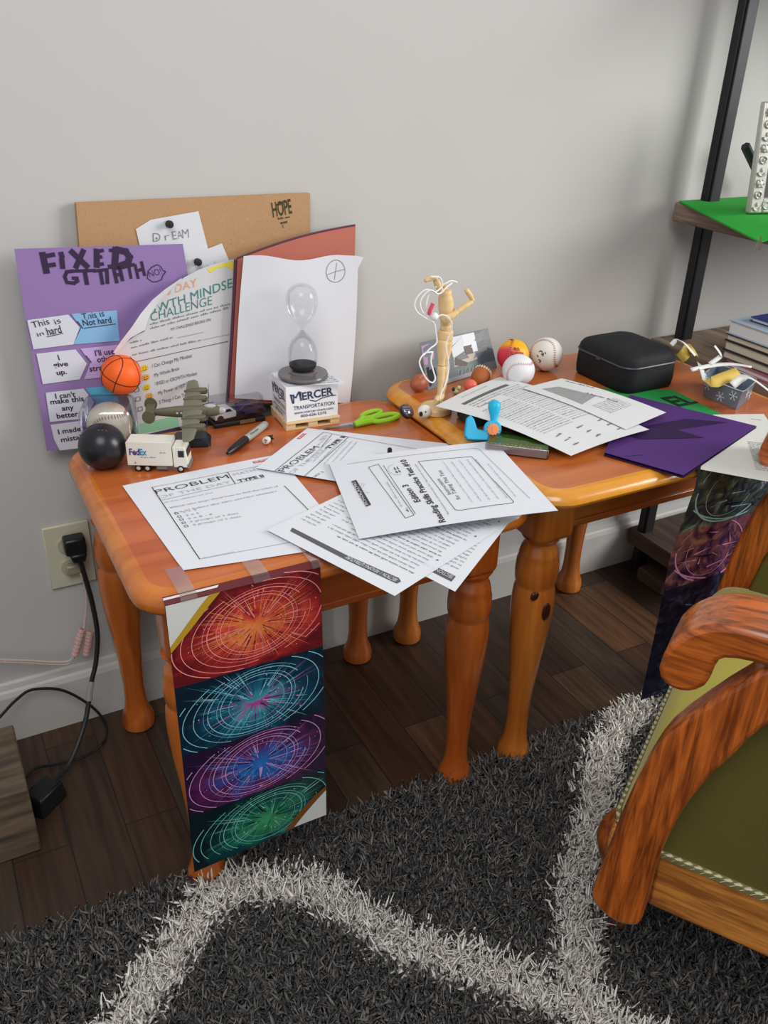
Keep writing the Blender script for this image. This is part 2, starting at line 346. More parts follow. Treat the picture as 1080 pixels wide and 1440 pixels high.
# ---------------- end tables ----------------
def round_rect(x0,y0,x1,y1,r,n=7):
    o=[]
    for cx,cy,a0 in ((x1-r,y1-r,0),(x0+r,y1-r,90),(x0+r,y0+r,180),(x1-r,y0+r,270)):
        for k in range(n+1): a=math.radians(a0+90*k/n); o.append((cx+r*math.cos(a),cy+r*math.sin(a)))
    return o
def end_table(label,x0,y0,x1,y1,top,legs,mt,me,ml,ma,r=.055,th=.03,bs=.058):
    cx,cy=(x0+x1)/2,(y0+y1)/2; t=thing('end_table',label,'table',(cx,cy,0))
    def rr(i,z): return [(x-cx,y-cy,z) for x,y in round_rect(x0+i,y0+i,x1-i,y1-i,r-i)]
    m=MB(); m.rings([rr(.03,top-th),rr(.024,top-.006),rr(.02,top)]); m.build('tabletop',mt,t)
    m=MB(); m.rings([rr(.022,top-th),rr(.008,top-th),rr(.002,top-th+.004),rr(0,top-th+.009),rr(.001,top-.012),rr(.005,top-.006),rr(.011,top-.002),rr(.018,top+.0001),rr(.022,top+.0001)],cap=False)
    m.build('tabletop_moulding',me,t)
    lx=[l[0]-cx for l in legs]; ly=[l[1]-cy for l in legs]; bz=top-th; ah=.095
    X0,X1,Y0,Y1=min(lx),max(lx),min(ly),max(ly)
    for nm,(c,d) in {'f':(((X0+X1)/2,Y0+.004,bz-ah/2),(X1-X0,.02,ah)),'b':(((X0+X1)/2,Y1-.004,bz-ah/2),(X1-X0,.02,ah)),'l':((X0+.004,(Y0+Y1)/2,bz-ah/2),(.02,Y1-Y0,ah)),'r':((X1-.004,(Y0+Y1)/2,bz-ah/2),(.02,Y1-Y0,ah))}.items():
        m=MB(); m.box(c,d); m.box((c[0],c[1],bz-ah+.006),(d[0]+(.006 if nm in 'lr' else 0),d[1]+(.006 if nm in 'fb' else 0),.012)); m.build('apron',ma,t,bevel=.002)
    H=bz-.10
    prof=[(.022,0),(.028,.004),(.029,.016),(.027,.026),(.021,.042),(.0185,.065),(.018,.10),(.0205,.15),(.0255,.21),(.031,.26),(.0335,.30),(.0338,.325),(.0325,.342),(.0305,.349),(.0300,.352),(.0325,.358),(.0335,.372),(.0325,.390),(.0300,.398),(.0305,.401),(.028,.411),(.0245,.418),(.024,.424),(.028,.429),(.031,.4345)]
    prof_old=[(.026,0),(.031,.004),(.032,.014),(.030,.024),(.0235,.032),(.020,.042),(.019,.06),(.0195,.10),(.023,.17),(.0275,.24),(.0300,.285),(.0298,.300),(.028,.312),(.0255,.317),(.0255,.320),(.031,.326),(.0335,.340),(.0325,.356),(.028,.366),(.0225,.372),(.0225,.378),(.029,.386),(.0315,.394),(.029,.402),(.025,.408),(.025,H+.001)]
    s=H/.434
    for lx_,ly_ in zip(lx,ly):
        m=MB(); m.lathe([(r_*1.02,h_*s) for r_,h_ in prof],(lx_,ly_,0),n=28); m.rbox((lx_,ly_,bz-.05),(bs,bs,.1),.012); m.build('leg',ml,t)
    return t
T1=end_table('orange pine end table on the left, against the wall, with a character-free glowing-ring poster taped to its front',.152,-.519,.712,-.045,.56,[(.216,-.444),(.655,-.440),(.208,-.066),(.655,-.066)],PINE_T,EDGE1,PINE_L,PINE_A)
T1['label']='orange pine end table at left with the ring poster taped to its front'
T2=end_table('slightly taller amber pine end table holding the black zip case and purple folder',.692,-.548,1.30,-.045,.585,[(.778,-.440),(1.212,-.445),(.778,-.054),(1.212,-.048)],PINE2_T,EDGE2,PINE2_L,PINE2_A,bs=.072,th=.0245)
lg=[o for o in T2.children if o.name.startswith('leg')][0]
KN=mat('knot_brown',(58,26,14),.35,coat=.4)
for dx,dy,z,rx,rz in ((-.020,-.0275,.366,.008,.008),(.001,-.0345,.335,.008,.017)):
    m=MB(); m.ell((.778-.996+dx,-.440+.2965+dy,z),(rx,.0035,rz),14); m.build('wood_knot',KN,lg,smooth=60)
# ---------------- rug ----------------
def rug():
    X0,X1,Y0,Y1=-.75,1.95,-2.0,-.437
    t=thing('shag_rug','charcoal shag rug with cream trellis lines under the chair','rug',((X0+X1)/2,(Y0+Y1)/2,0))
    cx,cy=(X0+X1)/2,(Y0+Y1)/2
    m=MB(); m.box((0,0,.004),(X1-X0,Y1-Y0,.008)); m.build('rug_backing',mat('rug_back',(46,45,46),.95),t,smooth=0)
    lines=[[(0.0391,-0.6368,0.03),(0.0981,-0.5823,0.03),(0.1572,-0.5357,0.03),(0.216,-0.4915,0.03)],
      [(0.216,-0.4915,0.03),(0.2812,-0.5077,0.03),(0.342,-0.5506,0.03),(0.3794,-0.6159,0.03),(0.4132,-0.6806,0.03),(0.4684,-0.7408,0.03),(0.5216,-0.7987,0.03),(0.5626,-0.8526,0.03),(0.5951,-0.8987,0.03),(0.6317,-0.9626,0.03)],
      [(1.0674,-0.454,0.03),(0.987,-0.4799,0.03),(0.9068,-0.5311,0.03),(0.8485,-0.5853,0.03),(0.8013,-0.6382,0.03),(0.7356,-0.6833,0.03),(0.6868,-0.7302,0.03),(0.6447,-0.7873,0.03),(0.6077,-0.8285,0.03),(0.5816,-0.8654,0.03)]]
    segs=[]
    for l in lines:
        for a,b in zip(l,l[1:]): segs.append((a[0],a[1],b[0],b[1]))
    segs.append((-.4,-1.1,-.1,-.75))
    N=120000
    P=np.stack([rng.uniform(-.28,1.62,N),rng.uniform(-1.32,Y1-.004,N)],1)
    # keep where the picture could see it, with a margin
    quad=[(-.28,-.43),(-.28,-.72),(.62,-1.32),(1.62,-1.32),(1.62,-.43)]
    ok=np.ones(N,bool)
    for (ax,ay),(bx,by) in zip(quad,quad[1:]+quad[:1]): ok&=((bx-ax)*(P[:,1]-ay)-(by-ay)*(P[:,0]-ax))>=0
    P=P[ok]
    P2=np.stack([rng.uniform(X0,X1,30000),rng.uniform(Y0,Y1-.004,30000)],1); P=np.concatenate([P,P2]); N=len(P)
    d=np.full(N,9.)
    for ax,ay,bx,by in segs:
        v=np.array([bx-ax,by-ay]); q=P-np.array([ax,ay]); tt=np.clip((q@v)/(v@v),0,1); d=np.minimum(d,np.hypot(*(q-tt[:,None]*v).T))
    cream=d<(.030+rng.normal(0,.003,N))
    L=rng.uniform(.020,.036,N)*np.where(cream,1.12,1); az=rng.uniform(0,2*np.pi,N); lean=rng.uniform(.15,1.15,N); curl=rng.uniform(-.6,1.3,N); az2=az+rng.normal(0,.7,N); wd=rng.uniform(.0014,.0027,N)
    pos=np.zeros((N,4,3)); pos[:,0,:2]=P; pos[:,0,2]=.004
    for k in range(1,4):
        a=az+(az2-az)*k/3; le=np.clip(lean*(.35+.45*k/1.5)+curl*.15*k,0,1.9)
        st=L/3
        pos[:,k,0]=pos[:,k-1,0]+np.sin(le)*np.cos(a)*st; pos[:,k,1]=pos[:,k-1,1]+np.sin(le)*np.sin(a)*st; pos[:,k,2]=np.maximum(pos[:,k-1,2]+np.cos(le)*st,.006)
    pos[:,:,1]=np.minimum(pos[:,:,1],Y1+.012)
    V=np.zeros((N,4,3,3)); tw=rng.uniform(0,6.28,N)
    for k in range(4):
        w_=wd*(1.0,1.15,1.05,.55)[k]
        for j in range(3):
            a=tw+j*2.0944+k*.5
            V[:,k,j]=pos[:,k]; V[:,k,j,0]+=np.cos(a)*w_; V[:,k,j,1]+=np.sin(a)*w_; V[:,k,j,2]+=np.sin(a*1.0+.7)*w_*.35
    V[...,0]-=cx; V[...,1]-=cy
    base=(np.arange(N)*12)[:,None,None]
    F=np.array([[k*3+j,k*3+(j+1)%3,(k+1)*3+(j+1)%3,(k+1)*3+j] for k in range(3) for j in range(3)])[None]+base
    F=F.reshape(-1,4)
    me=bpy.data.meshes.new('pile'); me.vertices.add(N*12); me.vertices.foreach_set('co',V.reshape(-1)); me.loops.add(F.size); me.loops.foreach_set('vertex_index',F.reshape(-1).astype(np.int32))
    me.polygons.add(len(F)); me.polygons.foreach_set('loop_start',(np.arange(len(F))*4).astype(np.int32)); me.polygons.foreach_set('loop_total',np.full(len(F),4,np.int32))
    mi=np.where(cream,3+rng.integers(0,3,N),rng.integers(0,3,N)); me.polygons.foreach_set('material_index',np.repeat(mi,9).astype(np.int32))
    for nm,c in (('pile_dark',(104,101,99)),('pile_mid',(132,128,124)),('pile_charcoal',(80,78,78)),('pile_cream',(248,243,236)),('pile_pale',(253,250,245)),('pile_sand',(240,233,224))): me.materials.append(mat(nm,c,.85))
    me.update(calc_edges=True); me.shade_smooth()
    o=bpy.data.objects.new('pile',me); C.objects.link(o); o.parent=t; o['kind']='stuff'
rug()
# ---------------- wall outlet and cords ----------------
o0=(0.1439,-0.003,0.3451)
t=thing('wall_outlet','cream double wall outlet plate low on the wall left of the tables','outlet',(o0[0],0,o0[2]))
PLATE=mat('ivory_plastic',(200,196,172),.4)
m=MB(); m.box((0,-.003,0),(.074,.006,.118)); m.build('cover_plate',PLATE,t,bevel=.002)
for dz in (.021,-.021):
    m=MB(); m.prism([(.017*math.cos(a)*1.0,max(-.0135,min(.0135,.017*math.sin(a)))) for a in [2*math.pi*k/24 for k in range(24)]],.003,Matrix.Translation((0,-.0072,dz))@Matrix.Rotation(math.pi/2,4,'X'))
    for sx in (-.0055,.0055): m.box((sx,-.0088,dz+.003),(.0018,.0008,.008),1)
    m.build('receptacle',[mat('ivory_dark',(176,168,146),.4),INK],t)
m=MB(); m.lathe([(.003,0),(.0026,.0012)],(0,-.006,0),(0,-1,0),10); m.build('plate_screw',STEEL,t)
# black power cord: plug in the upper receptacle, braided lead, adapter on the floor
pp=(0.1516,-0.02,0.3745)
t=thing('power_cord','thick black power cord plugged into the wall outlet and running to the floor','cord',pp)
m=MB(); m.box((pp[0],-.024,pp[2]),(.034,.026,.03)); m.box((pp[0]+.002,-.03,pp[2]-.02),(.02,.02,.018),taper=1.4); m.build('plug',BLACKP,t,bevel=.004,world=True)
cp=[(pp[0]+.002,-.03,pp[2]-.025),(0.1555,-0.032,0.3444),(0.1596,-0.036,0.3035),(0.1626,-0.042,0.2631),(0.1623,-0.05,0.2091),(0.1515,-0.06,0.1586),(0.1381,-0.07,0.127),(0.1273,-0.08,0.0959),(0.1163,-0.095,0.072),(0.0983,-0.115,0.0473),(0.0724,-0.1422,0.025),(0.0489,-0.1616,0.022),(0.0363,-0.1694,0.022)]
m=MB(); m.tube(cp,.0042,8,smooth=6); m.build('lead',mat('black_rubber',(26,25,26),.5),t,world=True)
m=MB(); m.tube([(0.1381,-0.07,0.127),(0.1315,-0.075,0.1111),(0.1273,-0.08,0.0959)],.0052,8); m.build('tape_band',mat('grey_tape',(150,148,146),.5),t,world=True)
a0=(0.0238,-0.1887,0.02); m=MB(); m.box((0,0,0),(.055,.05,.036),taper=.8); 
m.T=Matrix.Identity(4); m2=MB(); m2.T=Matrix.Translation((a0[0],a0[1],.0185))@Matrix.Rotation(.7,4,'Z'); m2.box((0,0,0),(.06,.042,.036),taper=.86); m2.build('adapter',BLACKP,t,bevel=.004,world=True)
# thin black cable looping from the beam
c0=(-0.0143,-0.06,0.0984)
m=MB(); m.tube([(c0[0]-.06,-.09,.07),c0,(0.0148,-0.04,0.1075),(0.0437,-0.03,0.1126),(0.0887,-0.03,0.096),(0.1254,-0.035,0.0585),(0.1476,-0.045,0.0228),(0.1504,-0.06,-0),(0.1346,-0.0957,0.006),(0.1003,-0.1138,0.006),(0.0556,-0.1106,0.006),(0.0153,-0.1074,0.006),(-.02,-.16,.006)],.0026,8,smooth=6)
o=m.build('thin_cable',BLACKP,None,c0); tag(o,'thin black cable looping from the weathered beam across the floor','cable')
# clear lamp cord with bundled clear plugs
cc=(0.1365,-0.03,0.1812); CLEARP=mat('clear_pink_vinyl',(225,205,198),.25,trans=.35)
t=thing('extension_cord','clear pinkish lamp cord with plugs hanging below the wall outlet','cord',cc)
m=MB(); m.tube([(o0[0]+.004,-.012,o0[2]-.021),(0.1564,-0.022,0.3103),(0.1575,-0.022,0.2741),(0.1526,-0.024,0.2401),(0.1442,-0.026,0.2065)],.0022,8,smooth=6); m.tube([(0.1205,-0.03,0.1604),(0.1099,-0.028,0.1502),(0.086,-0.026,0.1555),(0.0478,-0.024,0.1703),(-0.0156,-0.024,0.195)],.0022,8,smooth=6); m.tube([(0.1201,-0.03,0.1574),(0.1093,-0.028,0.1457),(0.0854,-0.026,0.151),(0.0471,-0.024,0.1659),(-0.0163,-0.024,0.1908)],.0022,8,smooth=6); m.build('cord',CLEARP,t,world=True)
m=MB(); m.box((o0[0]+.001,-.015,o0[2]-.021),(.024,.014,.018)); m.build('plug',mat('smoky_vinyl',(150,140,120),.3),t,bevel=.003,world=True)
for (ax,ay),(bx,by) in (((116,884),(105,922)),((127,886),(122,920))):
    A=Vector((0.1419,-0.028,0.2101)) if ax==116 else Vector((0.1538,-0.03,0.2031)); B=Vector((0.1215,-0.032,0.1615)) if ax==116 else Vector((0.1401,-0.032,0.1567))
    m=MB(); n=7
    for k in range(n): m.cyl(A+(B-A)*(k/n),A+(B-A)*((k+.8)/n),.0065,n=10)
    m.cyl(A,B,.005,n=10); m.build('cord_connector',mat('clear_rose_vinyl',(232,190,182),.25,trans=.25),t,world=True)
# weathered beam at the left
BEAM=wood('weathered_beam',(122,102,80),(62,52,44),'X',1.6,.7,0,False,contrast=(.3,.75))
m=MB(); m.box((-.45,-.205,.066),(.905,.155,.13)); o=m.build('wooden_beam',BEAM,None,(-.45,-.205,0),bevel=.003); tag(o,'weathered grey-brown wooden beam on the floor at left','beam')
# ---------------- shelf unit at right ----------------
PLK=wood('shelf_plank',(150,128,110),(84,68,58),'Y',1.4,.7,0,False)
PLK_SHADED=wood('shelf_plank_shaded',(92,72,58),(52,40,33),'Y',1.4,.7,0,False)  # plank wood darkened in colour to carry the shade under the table
t=thing('wall_shelf','black metal post shelf with rustic wood planks at right','shelf',(1.75,-.09,0))
def px_(x): return x-1.75
for x in (1.425,2.1):
    m=MB(); m.box((x,-.05,.68),(.026,.026,1.36)); m.box((x-.0145,-.05,.68),(.004,.018,1.36)); m.build('post',DARKM,t,bevel=.0015,world=True)
for x0,z,th,y0 in ((1.36,.85,.036,-.33),(1.36,.575,.036,-.40),(1.40,.105,.04,-.26),(1.36,1.30,.036,-.30)):
    m=MB(); m.box(((x0+2.2)/2,(-.022+y0)/2,z-th/2),(2.2-x0,abs(y0+.022),th)); m.build('plank',PLK if z>.2 else PLK_SHADED,t,bevel=.003,world=True)
m=MB(); m.tube([(1.49,-0.052,0.9522),(1.5695,-0.052,0.8739)],.009,6); m.build('brace',DARKM,t,world=True)
m=MB(); m.box((0,0,0),(.05,.035,.045)); 
m2=MB(); m2.T=Matrix.Translation((1.4135,-0.1283,0.02)); m2.box((.06,0,0),(.18,.08,.035)); o=m2.build('floor_block',PLK_SHADED,None,(1.4135,-0.1283,0.02),bevel=.003); tag(o,'dark wooden block on the floor in shade behind the amber table','block')
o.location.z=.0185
# green felt on the plank
GREEN=mat('green_felt',(36,160,52),.95,noise=.08,nscale=90)
A=Vector((1.3616,-0.0318,0.8525)); B=Vector((1.2784,-0.3099,0.84)); D=Vector((1.70,-.045,.8525)); E_=Vector((1.66,-.36,.835))
m=MB(); m.fixn=False; nu,nv=14,10; g=[]
for j in range(nv+1):
    for i in range(nu+1):
        u,v=i/nu,j/nv; p=(A*(1-u)+D*u)*(1-v)+(B*(1-u)+E_*u)*v
        p.z=.8535 if p.x>1.36 and p.y>-.33 else .8535-.22*min(.12,max(0,1.36-p.x,-.33-p.y))
        g.append(p)
fa=[(j*(nu+1)+i,(j+1)*(nu+1)+i,(j+1)*(nu+1)+i+1,j*(nu+1)+i+1) for j in range(nv) for i in range(nu)]
m.add(g,fa); m.add([p-Vector((0,0,.0025)) for p in g],[f[::-1] for f in fa])
k=len(g)
loop=[i for i in range(nu+1)]+[j*(nu+1)+nu for j in range(1,nv+1)]+[nv*(nu+1)+i for i in range(nu-1,-1,-1)]+[j*(nu+1) for j in range(nv-1,0,-1)]
m.f+=[(loop[i],loop[(i+1)%len(loop)],k+loop[(i+1)%len(loop)],k+loop[i]) for i in range(len(loop))]; m.m+=[0]*len(loop)
o=m.build('felt_cloth',GREEN,None,tuple((A+D)/2)); tag(o,'bright green felt cloth draped over the upper shelf plank','cloth')
# clear bead hanging at the corner of the felt
bb=(1.2748,-0.31,0.8298); m=MB(); m.tube([(bb[0],bb[1],bb[2]+.014),(bb[0]-.004,bb[1],bb[2]-.008)],.002,6); m.tube([(bb[0]+.003,bb[1],bb[2]+.014),(bb[0]+.007,bb[1],bb[2]-.008)],.002,6)
o=m.build('clear_clip',clear('clear_clip',(225,225,225),.6,.05,.15),None,bb); tag(o,'small clear clip hanging from the corner of the green felt','clip')
# silver picture frame
f0=Vector((1.3736,-0.1887,0.8555)); SILV=mat('silver_frame',(196,194,186),.35,.55,noise=.1,nscale=60)
t=thing('picture_frame','silver picture frame with raised ornaments standing on the green felt','picture frame',f0,rot=(-.12,0,math.radians(-14)))
fw,fh,bw=.15,.185,.027
m=MB()
for c,d in (((bw/2,0,fh/2),(bw,.014,fh)),((fw-bw/2,0,fh/2),(bw,.014,fh)),((fw/2,0,bw/2),(fw-2*bw,.014,bw)),((fw/2,0,fh-bw/2),(fw-2*bw,.014,bw))): m.box(c,d)
m.build('frame_rim',SILV,t,bevel=.003)
m=MB(); m.box((fw/2,.002,fh/2),(fw-2*bw+.002,.004,fh-2*bw+.002)); m.build('photo',mat('dark_photo',(84,82,80),.25,noise=.2,nscale=14),t,smooth=0)
m=MB(); m.box((fw/2,.012,fh/2),(fw*.5,.008,fh*.6)); m.build('easel_back',BLACKP,t)
for i in range(9):
    z=.012+i*.0195
    m=MB()
    if i%3==2:
        m.ell((bw/2,-.008,z),(.0075,.003,.0075),12)
        for k in range(6): m.ell((bw/2+.006*math.cos(k*1.047),-.010,z+.006*math.sin(k*1.047)),(.0022,.002,.0022),8)
    elif i%3==1: m.tube([(bw/2+.0065*math.cos(a),-.0085,z+.006*math.sin(a)) for a in [k*.449 for k in range(14)]],.0014,6,closed=True); m.ell((bw/2,-.008,z),(.0025,.0025,.0025),8)
    else: m.tube([(bw/2+.008*math.cos(a),-.0085,z+.007*math.sin(a)) for a in [3.3+k*.4 for k in range(8)]],.0016,6); m.ell((bw/2,-.008,z+.003),(.002,.002,.004),8)
    m.build('ornament',SILV,t)
for i in range(1,6):
    m=MB(); x=.014+i*.0195; m.tube([(x+.008*math.cos(a),-.0085,bw/2+.006*math.sin(a)) for a in [k*.449 for k in range(14)]],.0014,6,closed=True); m.build('ornament',SILV,t)
# ---------------- cork board and pinned notes ----------------
CORK=blend_mat('cork',[(160,122,86),(186,146,108),(174,134,96),(198,160,122)],420,.9,detail=8,coat=0)
SC['cork']=((0.221,-0.019,0.7938),(0.5817,-0.019,0.76),(0.5832,-0.017,0.9021),(0.2275,-0.017,0.9059),0.36,0.14)
ck=SC['cork']; 
BLc,BRc=Vector(ck[0]),Vector(ck[1]); TRc,TLc=Vector(ck[2]),Vector(ck[3])
k=(.562-BLc.z)/(TLc.z-BLc.z); bl=BLc+(TLc-BLc)*k; br=BRc+(TRc-BRc)*((.562-BRc.z)/(TRc.z-BRc.z))
SC['corkfull']=(tuple(bl),tuple(br),ck[2],ck[3],.36,.34)
H0=.34; vs=lambda p:(p[0],p[1]/.14*(H0-(-k/(1-k)*0+H0*(-k)/(1-k)*0))+0)
ar=Art(); INKO=mat('ink_olive',(62,62,40),.8)
def ckp(p):  # from the visible upper part of the board to the full board
    f_=(p[1]/.14); return (p[0],(f_-k)/(1-k)*H0)
A_,B_=ckp((0.2964,0.0993)),ckp((0.329,0.1049)); ar.text('HOPE',A_,B_,.021,1,bold=.02)
A_,B_=ckp((0.3028,0.1197)),ckp((0.3196,0.1224)); ar.words(A_,B_,.006,1)
A_,B_=ckp((0.3046,0.0936)),ckp((0.3252,0.0963)); ar.words(A_,B_,.004,1,seed=4)
A_,B_=ckp((0.3092,0.0847)),ckp((0.3202,0.0867)); ar.words(A_,B_,.006,1,seed=5)
A_,B_=ckp((0.3127,0.078)),ckp((0.3128,0.0835)); ar.stroke([A_,B_],.001,1)
sheet('cork_board',SC['corkfull'],ar,[CORK,INKO],'tan cork board printed with HOPE leaning against the wall','cork board',nu=2,nv=2,edge=.012)
NOTE=mat('note_white',(216,217,222),.8,noise=.02)
SC['dream']=((0.317,-0.0215,0.7639),(0.4227,-0.0215,0.7733),(0.4011,-0.019,0.8859),(0.3061,-0.019,0.8664),0.105,0.12)
ar=Art(); P_=lambda *a:a
ar.text('D',(0.0219,0.0927),(0.0342,0.0907),.014,1,bold=-.012); ar.disc(*(0.0287,0.0968),.0018,.0018,1)
ar.text('r',(0.0411,0.0901),(0.0491,0.0892),.0125,1,bold=-.012); ar.text('E',(0.0535,0.0881),(0.0604,0.0875),.013,1,bold=-.012); ar.text('A',(0.0615,0.0872),(0.0695,0.0864),.013,1,bold=-.012); ar.text('M',(0.0695,0.0864),(0.0798,0.085),.014,1,bold=-.012)
ar.stroke([(0.0632,0.0411),(0.0616,0.0295)],.0008,2)
sheet('pinned_note',SC['dream'],ar,[NOTE,GREY,mat('ink_orange',(214,140,110),.7)],'white note reading DREAM pinned to the cork board','note',outline=[(0,0.12),(0.0264,0.1276),(0.105,0.12),(0.105,0),(0,0),(0.0009,0.0744)])
SC['note2']=((0.3712,-0.0228,0.7587),(0.457,-0.0228,0.7726),(0.4337,-0.0212,0.8374),(0.3723,-0.0212,0.8198),0.09,0.085)
ar=Art(); ar.stroke([(0.0463,0.0561),(0.047,0.047)],.0009,1); ar.stroke([(0.0618,0.0582),(0.0629,0.0476)],.0009,1); ar.stroke([(0.0254,0.0543),(0.0241,0.0459)],.0008,1)
sheet('pinned_note',SC['note2'],ar,[NOTE,LGREY],'smaller tilted white note pinned right of the DREAM note','note',nu=3,nv=3)
PIN=mat('pin_black',(34,34,36),.35)
for c,lab in (((0.3544,-0.02,0.8706),'black pushpin holding the DREAM note'),((0.3922,-0.023,0.8133),'black pushpin holding the smaller tilted note')):
    m=MB(); m.lathe([(.0045,0),(.0055,.002),(.004,.004),(.0042,.007),(.0056,.0085),(.005,.0105),(.002,.0112)],(0,0,0),(0,-1,.1),16); m.lathe([(.0006,-.006),(.0006,0)],(0,0,0),(0,-1,.1),6)
    m.T=Matrix.Identity(4); m.v=[(x+c[0],y+c[1],z+c[2]) for x,y,z in m.v]; o=m.build('pushpin',PIN,None,c); tag(o,lab,'pushpin',group='pushpins in the cork board')
# ---------------- purple poster ----------------
PURP=mat('poster_purple',(146,118,172),.8,noise=.04,nscale=14); MARK=mat('marker_violet_black',(52,34,66),.6)
SC['purple']=((0.1333,-0.031,0.5499),(0.3963,-0.031,0.531),(0.3691,-0.035,0.8438),(0.1351,-0.035,0.8541),0.24,0.3)
ar=Art()
def S(pts,w): ar.stroke(pts,w*1.2,1)
w1=.0075
S([(0.0364,0.2913),(0.0376,0.2691)],w1);S([(0.0359,0.2885),(0.0507,0.2909)],.005);S([(0.0358,0.2759),(0.0495,0.2774)],.005)
S([(0.0611,0.2828),(0.0606,0.2741)],.006);S([(0.0615,0.2915),(0.062,0.2886)],.006)
S([(0.0766,0.2939),(0.0941,0.2738)],.0065);S([(0.0925,0.2944),(0.0791,0.2734)],.006)
S([(0.1115,0.2938),(0.1082,0.2743)],.007);S([(0.1113,0.2928),(0.1197,0.2945)],.004);S([(0.11,0.2851),(0.1162,0.2858)],.004);S([(0.1084,0.2753),(0.1166,0.276)],.004)
S([(0.1391,0.2949),(0.1331,0.2714)],.008);S([(0.1308,0.2942),(0.1463,0.2947)],.004);S([(0.126,0.2717),(0.1425,0.2721)],.005);S([(0.1422,0.2948),(0.153,0.2916),(0.157,0.2845),(0.1535,0.2757),(0.1405,0.2722)],.008)
S_=S
def S(pts,w): S_(pts,w*.74)
S([(0.0733,0.2677),(0.0653,0.267),(0.0613,0.2603),(0.063,0.2523),(0.0726,0.2509),(0.0779,0.2537),(0.0776,0.2577),(0.0727,0.2579)],.0055)
for a in (((104,382),(134,380),(119,381),(124,398)),((130,382),(152,379),(141,380),(143,398)),((150,398),(150,398),(150,382),(150,398))): pass
S([(0.0772,0.2676),(0.1041,0.2675)],.005);S([(0.09,0.2671),(0.0902,0.2501)],.007)
S([(0.1039,0.2665),(0.1213,0.2679)],.005);S([(0.1119,0.2662),(0.1122,0.2492)],.006);S([(0.1212,0.2669),(0.1194,0.2499)],.006)
S([(0.1316,0.2685),(0.1327,0.2504)],.006);S([(0.1401,0.2702),(0.1414,0.253)],.006);S([(0.1322,0.2595),(0.1417,0.2611)],.005)
S([(0.1452,0.27),(0.1614,0.2734)],.005);S([(0.1538,0.2717),(0.1542,0.2555)],.005)
S([(0.1633,0.2723),(0.1646,0.2551)],.005);S([(0.1734,0.276),(0.1747,0.2588)],.005);S([(0.1641,0.2643),(0.174,0.2669)],.005)
ar.stroke([(0.1781,0.2536),(0.1808,0.2636),(0.1882,0.2694),(0.1961,0.2722),(0.2009,0.269),(0.2032,0.2638),(0.2072,0.2616),(0.202,0.2567),(0.1989,0.2507),(0.1909,0.2479),(0.1846,0.2482)],.0012,1,closed=True)
ar.text('NO!',(0.1824,0.2544),(0.2013,0.2588),.009,1,bold=-.01)
# arrow cards glued on
CW=mat('card_white',(214,214,224),.8); CB=mat('card_blue',(134,182,222),.8); CL=mat('card_lilac',(196,170,222),.8); CT=mat('card_teal_blue',(94,178,214),.8)
pur=sheet('poster_board',SC['purple'],ar,[PURP,MARK],'purple poster board lettered FIXED GROWTH standing against the wall','poster',nu=4,nv=6,edge=.0006)
def pcard(nm,poly,m_,ar_,lab=None,o_=.0012):
    n_=(Vector(SC['purple'][1])-Vector(SC['purple'][0])).cross(Vector(SC['purple'][3])-Vector(SC['purple'][0])).normalized()
    c=list(SC['purple']); c[:4]=[tuple(Vector(q)+n_*o_) for q in c[:4]]
    MX[pur.name]=Matrix.Translation(pur.location)
    x=sheet(nm,c,ar_,m_,outline=poly,parent=pur); tag(x,lab)
def outl(poly,mi,w=.0012):
    for a,b in zip(poly,poly[1:]+poly[:1]): aa.stroke([a,b],w,mi)
aa=Art(); p_=[(0.0017,0.2021),(0.0578,0.207),(0.0706,0.1876),(0.058,0.163),(0.0038,0.1595)]
aa.text('This',(0.0074,0.1905),(0.0309,0.1952),.009,1);aa.text('is',(0.0384,0.1937),(0.0465,0.1963),.008,1);aa.text('in',(0.0122,0.1778),(0.0211,0.1803),.006,1);aa.text('hard',(0.0256,0.1789),(0.0453,0.1818),.011,1,bold=.01);aa.stroke([(0.0244,0.1769),(0.0461,0.1807)],.001,1)
aa.stroke([(0.0017,0.2021),(0.0038,0.1595)],.0012,1); aa.stroke([(0.0578,0.207),(0.0697,0.1887)],.001,1)
pcard('arrow_card',p_,[CW,MARK],aa,'white arrow card handwritten This is hard')
aa=Art(); p_=[(0.0619,0.2078),(0.1261,0.2095),(0.1231,0.1639),(0.058,0.163),(0.0723,0.1864)]
aa.text('This is',(0.0762,0.1987),(0.1077,0.2021),.009,1);aa.text('Not hard',(0.0758,0.1894),(0.1163,0.1922),.009,1,bold=.01);aa.stroke([(0.0763,0.1862),(0.121,0.1898)],.001,1);aa.stroke([(0.1261,0.2095),(0.1231,0.1639)],.0012,1);aa.stroke([(0.0619,0.2078),(0.0743,0.1863)],.0014,1)
pcard('arrow_card',p_,[CB,MARK],aa,'blue arrow card handwritten This is Not hard')
aa=Art(); p_=[(0.0067,0.1529),(0.0598,0.1554),(0.0722,0.1328),(0.059,0.1096),(0.0086,0.1064)]
aa.text('I',(0.0349,0.1412),(0.0364,0.1414),.008,1,bold=.02);aa.text('give',(0.0263,0.131),(0.0466,0.1316),.0075,1,bold=.02);aa.text('up.',(0.0293,0.1188),(0.043,0.1198),.0075,1,bold=.02)
pcard('arrow_card',p_,[CW,MARK],aa,'white arrow card reading I give up.')
aa=Art(); p_=[(0.0668,0.156),(0.1244,0.1584),(0.1296,0.1114),(0.0649,0.1091),(0.0773,0.1335)]
aa.text("I'll use",(0.0858,0.1438),(0.1131,0.145),.0085,1,bold=.015);aa.text('other',(0.0873,0.1338),(0.1107,0.1353),.0085,1,bold=.015);aa.text('strategies',(0.0744,0.1205),(0.121,0.1223),.0085,1,bold=.015);aa.stroke([(0.0668,0.156),(0.0784,0.1345)],.0014,1)
